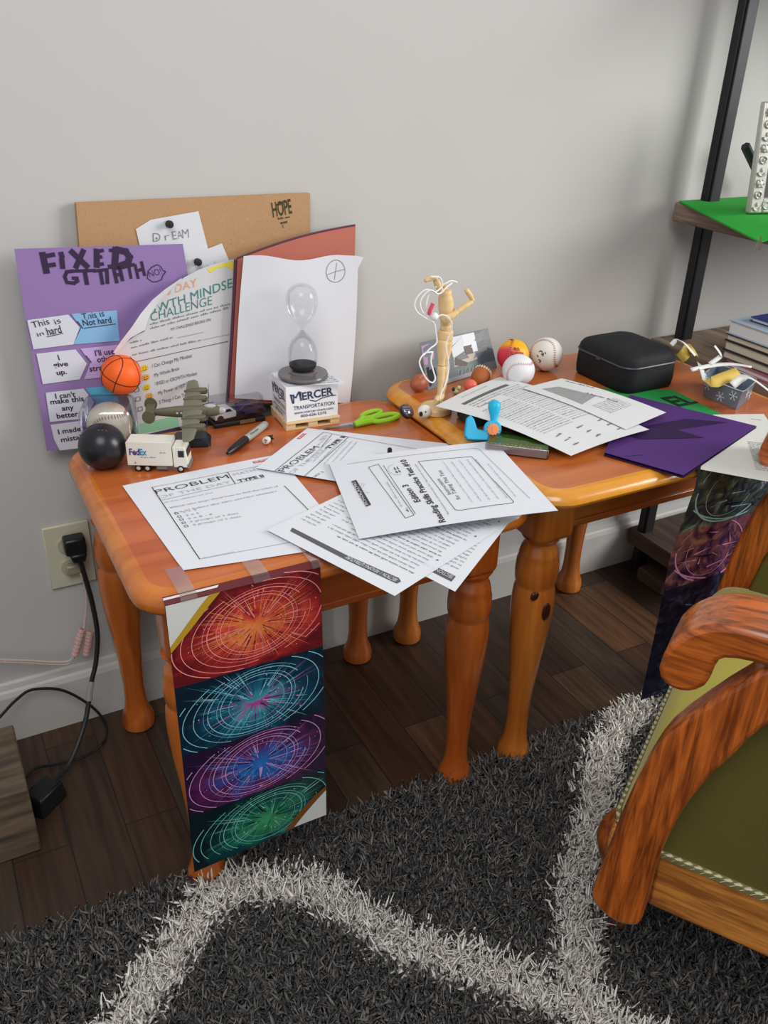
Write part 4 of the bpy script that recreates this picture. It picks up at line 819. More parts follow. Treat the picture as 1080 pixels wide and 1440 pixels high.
for sg in (1,-1):
    m=MB(); w0=Vector((-.034,-.004+sg*.002,.0045+.0006*sg)); e=(tip-w0); nrm=Vector((-e.y,e.x,0)).normalized()*.0045
    m.add([w0-nrm,w0+nrm,tip+nrm*.15,tip-nrm*.15]+[q+Vector((0,0,.001)) for q in (w0-nrm,w0+nrm,tip+nrm*.15,tip-nrm*.15)],[(3,2,1,0),(4,5,6,7),(0,1,5,4),(1,2,6,5),(2,3,7,6),(3,0,4,7)]); m.build('blade',STEEL,t)
m=MB(); m.lathe([(.003,0),(.0026,.0012)],(-.046,-.0062,.0062),n=12); m.build('pivot_screw',STEEL,t)
# ---------------- worksheets on the left table ----------------
RED=mat('stamp_red',(214,104,98),.7)
SC['prob1']=((0.2172,-0.4688,0.5612),(0.4251,-0.5001,0.5616),(0.4392,-0.2118,0.5616),(0.2048,-0.2179,0.5612),0.216,0.28)
ar=Art(); h=lambda q:q
fr=[(0.0321,0.2531),(0.0268,0.0222),(0.2037,0.03),(0.1994,0.2464)]
ar.stroke([fr[0],fr[1]],.0012,1); ar.stroke([fr[1],fr[2]],.0006,2); ar.stroke([(0.1915,0.179),(0.1969,0.1009),(0.2037,0.03)],.0011,1); ar.stroke([fr[0],(0.1816,0.2526)],.0008,2); ar.stroke([(0.0328,0.2062),(0.1754,0.2152)],.0008,2); ar.stroke([(0.1347,0.2529),(0.1333,0.2129)],.0011,1)
ar.text('PROBLEM',(0.0317,0.2298),(0.1318,0.2337),.0125,1,bold=-.005); ar.text('OF THE DAY',(0.0308,0.2123),(0.1297,0.2172),.0085,3,bold=-.01); ar.text('TYPE II',(0.139,0.2151),(0.1761,0.2173),.0075,1,bold=.03); ar.text('MATH',(0.1399,0.2373),(0.1712,0.2397),.008,3)
ar.words((0.0329,0.1962),(0.0984,0.1978),.003,3)
ar.text('Which two ways show how to find the value of',(0.0346,0.1757),(0.1837,0.18),.0046,2); ar.text('4 x 3? Select the two correct answers',(0.0353,0.1585),(0.177,0.1666),.0046,2)
BXS=[(0.0363,0.1556),(0.0369,0.1448),(0.0367,0.1345),(0.0364,0.1242),(0.0366,0.114)]
for i,s_ in enumerate(('3 + 3','2 x 6','2 x 8 - 4','3 groups of 3 dots','4 groups of 3 dots')):
    A_=BXS[i]; ar.stroke([A_,(A_[0]+.004,A_[1]),(A_[0]+.004,A_[1]+.005),(A_[0],A_[1]+.005)],.0008,1,closed=True); ar.text(s_,(A_[0]+.010,A_[1]),(A_[0]+.010+.0035*len(s_),A_[1]),.0045,2)
ar.words((0.0313,0.0225),(0.0715,0.0259),.002,3); ar.rect(.176,.265,.203,.272,4); ar.words((.178,.267),(.200,.267),.003,0,layer=3)
sheet('worksheet',SC['prob1'],ar,[WHITE,INK,GREY,LGREY,RED],'PROBLEM OF THE DAY worksheet at the left front of the table',cat='worksheet',bend=lambda u,v:(0,0,.0006*math.sin(3*u)+(.004*max(0,.12-v)/.12*max(0,.3-u))))
SC['prob2']=((0.5756,-0.4269,0.5622),(0.6986,-0.2876,0.5622),(0.5199,-0.1395,0.5622),(0.3911,-0.2491,0.565),0.216,0.28)
ar=Art(); bx=[(-0.0019,0.2476),(0.2034,0.2419),(0.1929,0.1889),(-0.005,0.1973)]
ar.stroke(bx,.0010,1,closed=True); ar.stroke([(0.1304,0.2174),(0.1975,0.2228)],.0009,1); ar.stroke([(-0.005,0.1973),(-0.0096,0.1453)],.0009,1); ar.stroke([(0.1929,0.1889),(0.1665,-0.0061)],.0009,1)
ar.text('PROBLEM',(0.0018,0.2323),(0.1295,0.2198),.0125,1,bold=-.005); ar.text('OF THE DAY',(-0.0009,0.2168),(0.1201,0.2056),.0085,3,bold=-.01); ar.text('TYPE II',(0.1254,0.201),(0.1951,0.1939),.0085,1,bold=.03); ar.text('MATH',(0.1611,0.2266),(0.1885,0.2262),.008,3)
ar.text('DAY 2',(-0.004,0.1811),(0.0272,0.1744),.005,1)
for i in range(7):
    A_=(.06,.225-.010*i); ar.words(A_,(.175,.225-.010*i),.0032,3,seed=i)
ar.rect(.155,.268,.186,.275,4); ar.words((.158,.270),(.184,.270),.003,0,layer=3)
sheet('worksheet',SC['prob2'],ar,[WHITE,INK,GREY,LGREY,RED],'second PROBLEM OF THE DAY worksheet, turned, under the reading test',cat='worksheet')
SC['ans2']=((0.6893,-0.5011,0.5636),(0.5911,-0.316,0.5636),(0.4155,-0.4484,0.564),(0.4838,-0.6489,0.564),0.21,0.26)
ar=Art(); ar.rect(.012,.232,.10,.246,1); ar.text('SECTION 4: ANSWERS',(.014,.235),(.075,.235),.007,0,layer=4)
for i in range(9): ar.words((.015,.215-.009*i),(.12,.215-.009*i),.0035,2,seed=i+30)
sheet('answer_page',SC['ans2'],ar,[WHITE,mat('band_grey',(92,92,92),.7),mat('ink_mid_grey',(152,154,158),.7)],'printed answer page lowest in the pile, its corner poking out at right',cat='worksheet')
SC['ans1']=((0.6789,-0.5252,0.5645),(0.6006,-0.3251,0.5645),(0.339,-0.4257,0.5655),(0.4158,-0.6278,0.565),0.216,0.28)
ar=Art(); bd_=[(0.0149,0.2538),(0.1946,0.2591)]
ar.poly([(0.1966,0.2534),(0.192,0.2616),(0.0944,0.2628),(0.0993,0.2539)][::-1],1); ar.poly([(0.0993,0.2539),(0.0944,0.2628),(0.0144,0.2595),(0.0136,0.2526),(0.0204,0.2486)][::-1],1)
ar.text('SECTION 1: READING LITERATURE',(0.018,0.2526),(0.0964,0.2557),.006,0,layer=4,bold=.01)
for i in range(25):
    y_=.228-.0088*i; x0=.020 if i%6 else .014
    if i in (5,14,20): ar.disc(.012,y_+.002,.0016,.0016,3)
    ar.words((x0,y_),(.165 if i%3 else .14,y_),.0030,3 if i%6==0 else 2,seed=i+60)
    if i<14: ar.words((.178,y_),(.206,y_),.0030,2,seed=i+90)
sheet('answer_page',SC['ans1'],ar,[WHITE,mat('band_grey',(92,92,92),.7),mat('ink_mid_grey',(152,154,158),.7),mat('ink_heading',(104,104,108),.7)],'printed answer page with a dark heading band hanging over the front edge',cat='worksheet')
SC['read']=((0.6817,-0.5801,0.591),(0.7288,-0.3635,0.5925),(0.4926,-0.2812,0.568),(0.4338,-0.5006,0.568),0.216,0.28)
ar=Art(); rc=[(0.1983,0.0282),(0.0391,0.0155),(0.023,0.0439)]
ar.text('Reading Skills Practice Test #10',(0.0059,0.158),(0.1874,0.1604),.0092,1,bold=.025); ar.text('Edition 3',(0.0645,0.1744),(0.1145,0.1793),.0092,1,bold=.025); ar.text('Permission to photocopy for classroom use only',(0.0231,0.1469),(0.1682,0.149),.0032,2)
ar.stroke([(0.1759,0.1431),(0.0315,0.1357),(0.0283,0.1307),(0.0309,0.0519),(0.0341,0.0494),(0.172,0.0569)],.0009,1,closed=True)
ar.text('Instructions',(0.072,0.1263),(0.1184,0.1284),.0062,1); ar.text('for Taking This Test',(0.056,0.1184),(0.1419,0.1178),.0062,1)
for i in range(6): ar.words((.045,.105-.013*i),(.165-.02*(i==5),.105-.013*i),.0026,3,seed=i+7)
ar.stroke([(0.1805,0.2228),(0.1851,0.2054),(0.0335,0.1945),(0.0295,0.2078)],.0009,1,closed=True); ar.stroke([(0.1789,0.199),(0.0364,0.1915)],.0008,1); ar.words((0.0438,0.1985),(0.0534,0.1988),.003,1); ar.words((0.0584,0.2035),(0.1298,0.2057),.003,3)
ar.poly([(0.1475,0.258),(0.1496,0.2497),(0.0766,0.2446),(0.0729,0.2528)],4); ar.text('SCHOLASTIC',(0.0758,0.249),(0.1441,0.2532),.004,0,layer=4,bold=.01)
ar.ring(*(0.1612,0.1833),.016,.012,.0007,3,0,200); ar.words((0.15,0.1832),(0.1681,0.1836),.0035,1); ar.words((0.151,0.1784),(0.1691,0.1787),.0035,1)
for i in range(4): ar.ring(*(0.1276,0.2383),.006+.004*i,.005+.004*i,.0006,3,20*i,90+30*i)
ar.stroke([(0.1997,0.253),(0.1968,0.0409),(0.1903,0.0352),(0.0373,0.0238)],.0007,2)
sheet('test_page',SC['read'],ar,[WHITE,INK,GREY,LGREY,mat('band_dark',(64,64,66),.7)],'Reading Skills Practice Test page on top of the pile between the tables',cat='worksheet',bend=lambda u,v:(0,0,.003*math.sin(math.pi*v)))
c_=(0.5937,-0.284,0.566); m=MB(); m.rbox((0,0,0),(.007,.007,.011),.003); m.T=Matrix.Identity(4); o=m.build('black_bead',BLACKP); o.location=(c_[0],c_[1],.5682); tag(o,'small black bead lying on the turned worksheet','bead')
def burst_mat(name,cols,cen,c):
    if name in MC: return MC[name]
    m=bpy.data.materials.new(name); m.use_nodes=True; nt=m.node_tree; b=nt.nodes['Principled BSDF']; L=nt.links.new
    tc=nt.nodes.new('ShaderNodeTexCoord'); mp=nt.nodes.new('ShaderNodeMapping'); mp.vector_type='TEXTURE'; mp.inputs['Location'].default_value=c; mp.inputs['Rotation'].default_value=(0,-.2,0); mp.inputs['Scale'].default_value=(.105,1,.068); L(tc.outputs['Object'],mp.inputs[0])
    ln=nt.nodes.new('ShaderNodeVectorMath'); ln.operation='MULTIPLY'; ln.inputs[1].default_value=(1,0,1); L(mp.outputs[0],ln.inputs[0])
    le=nt.nodes.new('ShaderNodeVectorMath'); le.operation='LENGTH'; L(ln.outputs[0],le.inputs[0])
    n=nt.nodes.new('ShaderNodeTexNoise'); n.inputs['Scale'].default_value=30; n.inputs['Detail'].default_value=8; n.inputs['Distortion'].default_value=1.2; L(tc.outputs['Object'],n.inputs['Vector'])
    ad=nt.nodes.new('ShaderNodeMath'); ad.operation='MULTIPLY_ADD'; ad.inputs[1].default_value=1.1; L(n.outputs['Fac'],ad.inputs[0]); L(le.outputs['Value'],ad.inputs[2])
    r=nt.nodes.new('ShaderNodeValToRGB'); e=r.color_ramp.elements; e.new(.5); e.new(.5); e.new(.5)
    for i,(p,cc) in enumerate(((.50,cen),(.68,cols[3]),(.92,cols[2]),(1.15,cols[1]),(1.5,cols[0]))): e[i].position=p/1.7; e[i].color=lin(cc)
    dv=nt.nodes.new('ShaderNodeMath'); dv.operation='DIVIDE'; dv.inputs[1].default_value=1.7; L(ad.outputs[0],dv.inputs[0]); L(dv.outputs[0],r.inputs[0])
    L(r.outputs[0],b.inputs['Base Color']); b.inputs['Roughness'].default_value=.32; b.inputs['Coat Weight'].default_value=.25; MC[name]=m; return m
# ---------------- ring poster taped to the front ----------------
p0=Vector((0.187,-0.5092,0.5612)); p1=Vector((0.3729,-0.5141,0.5612)); PL=Vector((0.1811,-0.533,0.1198)); PRr=Vector((0.3731,-0.533,0.0926))
xl,xr=.1795,.371; zb=.105; ztop=.5612; Hs=ztop-zb+.012
t=thing('hanging_poster','glossy poster of four glowing ring panels taped to the left table front','poster',(xl,-.5215,ztop))
def hang(u,v):  # v metres down from the taped top
    x=xl+u+(0.006*(v/.45) if u>.1 else 0)
    if v<.012: return Vector((x,-.512-.0085*math.sin(v/.012*1.57),ztop-.0045*(1-math.cos(v/.012*1.57))))
    return Vector((x,-.5205-.004*math.sin((v-.012)*6)-.010*min(1,(v-.012)/.1)*0,ztop-.0045-(v-.012)))
Wp=xr-xl; panels=[(0,.132,'red'),(.132,.240,'teal'),(.240,.345,'violet'),(.345,.452,'green')]
cols={'red':[(96,20,26),(168,40,44),(214,74,56),(240,140,70)],'teal':[(8,30,46),(10,62,88),(26,104,132),(70,150,170)],'violet':[(36,16,48),(92,30,86),(60,70,150),(40,110,190)],'green':[(8,28,36),(10,66,70),(20,110,92),(60,140,84)]}
ringc={'red':(250,150,146),'teal':(140,206,222),'violet':(212,156,212),'green':(130,208,188)}
cenc={'red':(240,130,80),'teal':(170,70,150),'violet':(70,140,210),'green':(60,160,120)}
GOLD=mat('print_gold',(190,150,40),.4); MAPW=mat('print_map',(216,216,212),.6,noise=.05,nscale=60); BRN=mat('print_brown',(120,74,30),.5)
for pi,(v0,v1,nm) in enumerate(panels):
    m=MB(); m.fixn=False; nu,nv=8,10
    g=[hang(Wp*i/nu,v1+(v0-v1)*j/nv+0) for j in range(nv+1) for i in range(nu+1)]
    if pi==3:
        g=[]
        for j in range(nv+1):
            for i in range(nu+1):
                u=Wp*i/nu; vb=.452-.030*(u/Wp)*0-(.014*(u/Wp)); vv=vb+(v0-vb)*j/nv; g.append(hang(u,vv))
    m.add(g,[(j*(nu+1)+i,j*(nu+1)+i+1,(j+1)*(nu+1)+i+1,(j+1)*(nu+1)+i) for j in range(nv) for i in range(nu)])
    cx_,cy_=Wp*(.56,.52,.52,.56)[pi],(v0+v1)/2+(.004,.0,-.002,.0)[pi]
    rnd=random.Random(pi+3); prints=[]
    def P2(pts,mi,l):
        vm=.452-.014*(1) if pi==3 else v1
        if all(0<=x<=Wp and v0<=y<=vm for x,y in pts):
            if pi==0 and any(y<(.080-x*1.08) for x,y in pts): return
            if pi==3 and any((x-Wp)*-.9+(.452-y)<.048 for x,y in pts): return
            q=[hang(x,y)+Vector((0,-.0003*l,0)) for x,y in pts]; m.add(q,[tuple(range(len(q)))],mi)
    # central burst of print
    for k in range(260):
        a=rnd.uniform(0,6.283); r0=rnd.uniform(.006,.05); r1=r0+rnd.uniform(.01,.045); wv=rnd.uniform(.0002,.0007); sx=1.2
        c,s_=math.cos(a),math.sin(a); P2([(cx_+c*r0*sx-s_*wv,cy_+s_*r0+c*wv),(cx_+c*r1*sx,cy_+s_*r1),(cx_+c*r0*sx+s_*wv,cy_+s_*r0-c*wv)],rnd.choice((1,2,3,4)),.5+.006*k)
    ca=Art()
    for rx,ry,w_,a0,a1 in ((.036,.031,.0005,0,360),(.047,.038,.0010,0,360),(.052,.0415,.0006,0,360),(.064,.0455,.0011,20,340),(.070,.049,.0005,0,330),(.083,.053,.0009,100,250),(.086,.055,.0010,-75,75),(.097,.058,.0010,110,240),(.101,.060,.0011,-60,60),(.108,.062,.0012,130,220)): ca.ring(cx_,cy_,rx,ry,w_,1,a0,a1,rot=-.22,n=90)
    for i_,(pts,mi,l) in enumerate(ca.p): P2(pts,1,1.6+(i_%8)*.05)
    for k in range(60):
        a=rnd.uniform(0,6.283); r_=rnd.uniform(.02,.075); x,y=cx_+r_*math.cos(a)*1.2,cy_+r_*.75*math.sin(a); e=rnd.uniform(.0004,.0013); P2([(x-e,y),(x,y-e),(x+e,y),(x,y+e)],1,2.2)
    if pi==0:
        m.add([hang(x,y)+Vector((0,-.0009,0)) for x,y in ((0.0005,.014),(.056,.014),(.045,.024),(.022,.049),(0.0005,.076))],[(0,4,3),(0,3,2),(0,2,1)],5)
        m.add([hang(x,y)+Vector((0,-.0006,-0.0006)) for x,y in ((.0005,.001),(.0005,.0145),(.056,.0145),(.066,.001))],[(0,1,2,3)],5)
        m.add([hang(x,y)+Vector((0,-.0011,0)) for x,y in ((.0005,.080),(.0005,.071),(.021,.047),(.043,.022),(.052,.013),(.065,.013),(.052,.026),(.028,.052))],[(0,7,2,1),(7,6,3,2),(6,5,4,3)],6)
    if pi==3:
        m.add([hang(x,y)+Vector((0,-.0009,0)) for x,y in ((Wp-.056,.437),(Wp-.036,.418),(Wp-.016,.400),(Wp-.0005,.384),(Wp-.0005,.437))],[(4,0,1),(4,1,2),(4,2,3)],5)
        m.add([hang(x,y)+Vector((0,-.0011,0)) for x,y in ((Wp-.064,.438),(Wp-.044,.412),(Wp-.022,.392),(Wp-.0005,.378),(Wp-.0005,.386),(Wp-.018,.402),(Wp-.036,.420),(Wp-.052,.438))],[(0,7,6,1),(1,6,5,2),(2,5,4,3)],7)
    base=burst_mat('print_'+nm,cols[nm],cenc[nm],(cx_,0,-cy_))
    o=m.build('panel',[base,mat('ring_'+nm,ringc[nm],.4),mat('burst_'+nm,cenc[nm],.4),mat('burst_dark_'+nm,cols[nm][0],.4),mat('burst_mid_'+nm,cols[nm][3],.4),MAPW,GOLD,BRN],t,world=True,smooth=0)
    o['label']={'red':'red panel with glowing rings and a map corner','teal':'teal panel with glowing rings','violet':'violet and blue panel with glowing rings','green':'green panel with glowing rings and a map corner'}[nm]
TAPE=clear('sticky_tape',(238,226,214),.35,.25,.10)
for k,(a,b,c,d) in enumerate((((0.1978,-0.4585,0.5606),(0.2173,-0.4625,0.5606),.189,.0),((0.2854,-0.481,0.5608),(0.306,-0.4818,0.5608),.272,0),((0.3603,-0.4796,0.5608),(0.3823,-0.4823,0.5608),.352,0))):
    m=MB(); m.fixn=False; x0,x1=a[0],b[0]; g=[]
    for j in range(7):
        if j<4: y=a[1]+(-.512-a[1])*j/3; z=.5614
        else: y=-.512-.0095*(j-3)/3; z=.5614-.006*((j-3)/3)**2
        for x in (x0,x1): g.append((x,y-.0022*(j>3),z+.0012))
    m.add(g,[(2*j,2*j+1,2*j+3,2*j+2) for j in range(6)]); o=m.build('tape_strip',TAPE,None,a); tag(o,('leftmost','middle','rightmost')[k]+' strip of clear tape holding the ring poster to the table','tape',group='tape strips on the ring poster')
# ---------------- objects on the right table ----------------
Z2=.5852
# photo card leaning on the wall
SC['card']=((0.7542,-0.1241,0.5855),(0.9324,-0.0738,0.5855),(0.9277,-0.04,0.6523),(0.7735,-0.055,0.6476),0.15,0.1)
CARDG=mat('card_slate',(112,118,124),.4,noise=.15,nscale=30); ar=Art()
P=lambda a:a
ar.rect(.118,.048,.1495,.0995,1,1); ar.rect(.062,.052,.117,.0965,2,1); ar.poly([(.060,.030),(.112,.034),(.118,.044),(.096,.060),(.064,.056)],3,2); ar.rect(.088,.050,.106,.070,4,3,.05); ar.poly([(.062,.034),(.086,.026),(.090,.032),(.066,.050)],4,4); ar.rect(.060,.006,.128,.028,5,1); ar.rect(.112,.020,.1495,.048,6,2); ar.poly([(.002,.052),(.020,.050),(.026,.072),(.018,.094),(.002,.092)],7,1); ar.rect(.004,.006,.022,.046,1,1); ar.rect(.024,.001,.100,.010,8,2)
for i in range(16): ar.stroke([(.064+.004*i,.009+.001*(i%3)),(.067+.004*i,.022-.002*(i%4))],.0012,6 if i%2 else 8,layer=4)
sheet('photo_card',SC['card'],ar,[CARDG,mat('card_black',(40,42,46),.3),mat('card_pale',(214,216,222),.3),mat('card_tan',(190,178,164),.4),mat('card_brown',(92,80,74),.4),mat('card_sage',(112,124,118),.4,noise=.2,nscale=200),mat('card_blue_grey',(78,92,104),.4,noise=.2,nscale=120),mat('card_mauve',(182,140,176),.4),mat('card_lilac_grey',(160,158,164),.4),INK],'slate photo card with pale shapes leaning on the wall behind the mannequin',cat='card',edge=.0008,nu=3,nv=3)
# wooden mannequin
MANW=mat('mannequin_wood',(226,194,142),.45,noise=.07,nscale=50)
b0=(0.7178,-0.2112,0.587); my=b0[1]
t=thing('wooden_mannequin','headless pale wooden artist mannequin with raised arms wrapped in white earphone cords','mannequin',(b0[0],my,Z2))
m=MB(); m.lathe([(.024,0),(.026,.001),(.026,.008),(.0245,.010),(.001,.0101)],n=32); m.build('base',MANW,t)
m=MB(); m.cyl((.012,.012,.010),(.010,.010,.095),.0016,n=8); m.build('support_rod',STEEL,t)
I=Vector((b0[0],my,Z2))
def Q(p): return Vector(p)-I
def limb(nm,pts,rs,par=t):
    m=MB(); Pn=[Q(p) for p in pts]; m.tube(Pn,rs,14,smooth=5); return m.build(nm,MANW,par,smooth=60)
def ball_(nm,p,r,par=t):
    m=MB(); m.ell(tuple(Q(p)),r,14); return m.build(nm,MANW,par,smooth=60)
Y_=my; 
limb('foot',[(0.7205,-0.2112,0.6089),(0.7092,-0.2232,0.6088)],[.005,.0045,.0035,.003]); limb('foot',[(0.7309,-0.2052,0.6076),(0.7185,-0.2212,0.6091)],[.005,.0045,.0035,.003])
for dx,dy in ((0,0),(5,.010)):
    k=limb('lower_leg',[(0.7216,-0.2112,0.6112),(0.7239,-0.2112,0.6376),(0.7235,-0.2112,0.6628)] if dx==0 else [(0.7347,-0.2012,0.608),(0.737,-0.2012,0.6323),(0.7352,-0.2012,0.658)],[.0035,.0045,.0062,.007,.006])
    limb('thigh',[(0.7234,-0.2112,0.664),(0.7232,-0.2112,0.6852),(0.7232,-0.2112,0.705)] if dx==0 else [(0.7351,-0.2012,0.6592),(0.7363,-0.2012,0.6805),(0.7375,-0.2012,0.7003)],[.0058,.0075,.0088,.0092,.008])
limb('hips',[(0.7274,-0.2072,0.6987),(0.7293,-0.2072,0.7077),(0.7298,-0.2072,0.7191)],[.011,.0125,.0125,.0105]); ball_('waist_joint',(0.7295,-0.2072,0.7237),.0095)
limb('chest',[(0.7304,-0.2072,0.7293),(0.7292,-0.2072,0.7465),(0.7264,-0.2072,0.7668),(0.724,-0.2072,0.7825)],[.010,.0115,.0125,.0120,.0105,.008]); limb('neck',[(0.7252,-0.2072,0.7835),(0.7221,-0.2072,0.7903)],[.0035,.0035])
ball_('shoulder_joint',(0.7197,-0.2192,0.7406),.0058); limb('upper_arm',[(0.7189,-0.2202,0.7421),(0.7297,-0.2212,0.7457),(0.739,-0.2222,0.7505)],[.0055,.0058,.005,.0042]); ball_('elbow_joint',(0.7402,-0.2222,0.7515),.0045)
limb('forearm',[(0.7415,-0.2222,0.7525),(0.7539,-0.2222,0.7589),(0.7652,-0.2222,0.7644)],[.0045,.005,.0042,.0034]); limb('hand',[(0.7665,-0.2222,0.7654),(0.7604,-0.2222,0.7749),(0.7511,-0.2232,0.7848)],[.0034,.0042,.004,.002])
ball_('shoulder_joint',(0.715,-0.2072,0.7834),.0058); limb('upper_arm',[(0.7137,-0.2092,0.7851),(0.7082,-0.2112,0.7926),(0.7039,-0.2112,0.8005)],[.005,.0055,.005,.0042]); ball_('elbow_joint',(0.7025,-0.2112,0.8028),.0042)
limb('hand',[(0.7012,-0.2112,0.804),(0.6924,-0.2112,0.8037),(0.6839,-0.2112,0.8013)],[.004,.0042,.0035,.0018])
# earphone cords
CORD=mat('cord_white',(236,234,236),.45); ep=(0.6947,-0.219,0.7533); YY=-.186
t=thing('earphones','tangled white earphone cords hung over the wooden mannequin','earphones',ep)
for i,pts in enumerate(([(0.7279,-0.22,0.7961),(0.7169,-0.222,0.7911),(0.7061,-0.224,0.784),(0.6961,-0.224,0.7839),(0.6819,-0.222,0.7912),(0.6688,-0.22,0.7824),(0.6633,-0.22,0.7701),(0.6677,-0.222,0.7582),(0.6834,-0.224,0.7471),(0.6965,-0.224,0.739),(0.7013,-0.224,0.7228),(0.7037,-0.224,0.7066),(0.6914,-0.226,0.6997),(0.6792,-0.226,0.6898)],
  [(0.6999,-0.226,0.7829),(0.6882,-0.224,0.79),(0.6786,-0.222,0.7841),(0.6719,-0.222,0.7729),(0.6752,-0.224,0.759),(0.691,-0.224,0.7463),(0.6973,-0.226,0.7461),(0.7053,-0.229,0.7515),(0.7144,-0.231,0.75)],
  [(0.7144,-0.231,0.75),(0.7247,-0.228,0.7391),(0.7284,-0.226,0.7235),(0.7241,-0.224,0.7109),(0.7211,-0.224,0.6975),(0.7251,-0.226,0.6802),(0.7253,-0.23,0.6616),(0.7166,-0.236,0.6411),(0.7079,-0.239,0.6256),(0.7065,-0.24,0.6178)],
  [(0.6982,-0.224,0.6925),(0.6816,-0.226,0.693),(0.6709,-0.23,0.683),(0.6731,-0.234,0.6702),(0.6806,-0.238,0.6554),(0.6901,-0.24,0.6488),(0.6962,-0.238,0.6543),(0.6938,-0.234,0.6673),(0.6915,-0.23,0.6802),(0.6957,-0.226,0.6922)],
  [(0.6885,-0.22,0.7837),(0.6852,-0.22,0.7764),(0.6835,-0.222,0.7641),(0.6894,-0.224,0.7509),(0.698,-0.226,0.7548)],[(0.6894,-0.22,0.8092),(0.7044,-0.22,0.8068),(0.7104,-0.22,0.7934),(0.696,-0.222,0.7845)],[(0.7016,-0.214,0.7906),(0.7165,-0.214,0.7935),(0.7289,-0.214,0.7978),(0.7407,-0.214,0.7945)])):
    m=MB(); m.tube(pts,.0012,6,smooth=5); m.build('cord',CORD,t,world=True)
m=MB(); m.ell((0.6959,-0.226,0.7496),(.0062,.0062,.0062),14); m.build('earbud',CORD,t,world=True)
m=MB(); m.tube([(0.6921,-0.226,0.7697),(0.687,-0.227,0.7607),(0.685,-0.227,0.7532)],[.003,.0032,.003,.002],8,smooth=3); m.build('plug_sleeve',mat('rose_plastic',(214,72,92),.4),t,world=True)
# balls
baseball('softball','white softball with red stitches touching the black zip case',(1.0061,-0.1202,0.6162),.0305,mat('softball_white',(228,224,216),.55),STITCH,seam_rot((-.1,-.9,.42),(.1,0,1)),'stitched balls on the right table',marks=lambda t:None)
baseball('baseball','small white baseball with pale pink stitches in front of the yellow ball',(0.9096,-0.1686,0.6142),.0285,mat('ball_white',(226,226,230),.55),mat('stitch_pink',(206,130,134),.6),seam_rot((-.35,-.75,.75),(1,-.4,-.1)),'stitched balls on the right table')
YR=seam_rot((-.75,-.45,.75),(.3,.1,1))
def two_tone():
    n='yellow_red_leather'
    m=bpy.data.materials.new(n); m.use_nodes=True; nt=m.node_tree; b=nt.nodes['Principled BSDF']; tc=nt.nodes.new('ShaderNodeTexCoord'); v=nt.nodes.new('ShaderNodeVectorMath'); v.operation='DOT_PRODUCT'; v.inputs[1].default_value=tuple(YR.to_matrix().transposed()@Vector((-.80,-.42,-.42)))
    nt.links.new(tc.outputs['Object'],v.inputs[0]); r=nt.nodes.new('ShaderNodeValToRGB'); e=r.color_ramp.elements; e[0].position=.004; e[1].position=.016; e[0].color=lin((244,176,24)); e[1].color=lin((224,54,80)); k=e.new(.010); k.color=lin((240,110,70))
    nt.links.new(v.outputs['Value'],r.inputs[0]); nt.links.new(r.outputs[0],b.inputs['Base Color']); b.inputs['Roughness'].default_value=.45; return m
yb=(0.947,-0.1005,0.6152); y_t=baseball('printed_ball','yellow and pink-red printed baseball behind the small white one','ball' and yb,.0295,two_tone(),mat('stitch_dark',(90,50,40),.6),YR,'stitched balls on the right table')
def ball_text(t,c,r,words,mt):
    cam_d=(Vector((0,-1.354,1.131))-Vector(c)).normalized(); up=Vector((0,0,1)); rt=up.cross(cam_d).normalized(); u2=cam_d.cross(rt); I=MX[t.name].inverted(); m=MB(); m.fixn=False
    for s_,x0,x1,y,h in words:
        fs,a,b=text_polys(s_,.02); k=(x1-x0)/(b-a)
        for f in fs:
            q=[]
            for px,py in f: X=x0+(px-a)*k; Y=y+py*h/.69; q.append(tuple(I@(Vector(c)+(cam_d*math.sqrt(max(.05,1-X*X-Y*Y))+rt*X+u2*Y)*r*1.006)))
            m.add(q,[tuple(range(len(q)))])
    m.build('ball_print',mt,t,smooth=0)
ball_text(y_t,yb,.0295,(('4th',-.05,.32,.30,.22),('SLUGGER',-.20,.62,.06,.17)),mat('print_maroon',(110,40,36),.6))
sb=[o for o in C.objects if o.name=='softball'][0]; sc_=Vector((1.0061,-0.1202,0.6162)); I_=MX[sb.name].inverted(); cd_=(Vector((0,-1.354,1.131))-sc_).normalized(); rt_=Vector((0,0,1)).cross(cd_).normalized(); up_=cd_.cross(rt_)
m=MB()
for pts in (((-.42,.10),(-.30,.16),(-.22,.08)),((-.28,-.05),(-.16,.02),(-.18,-.14)),((-.52,-.10),(-.44,-.20)),((-.40,-.36),(-.28,-.40),(-.32,-.52)),((-.08,.10),(-.02,.02))):
    m.tube([I_@(sc_+(rt_*x+up_*y+cd_*math.sqrt(1-x*x-y*y))*.0305) for x,y in pts],.0011,5,smooth=3)
m.build('ball_print',mat('print_dark',(60,50,54),.6),sb)
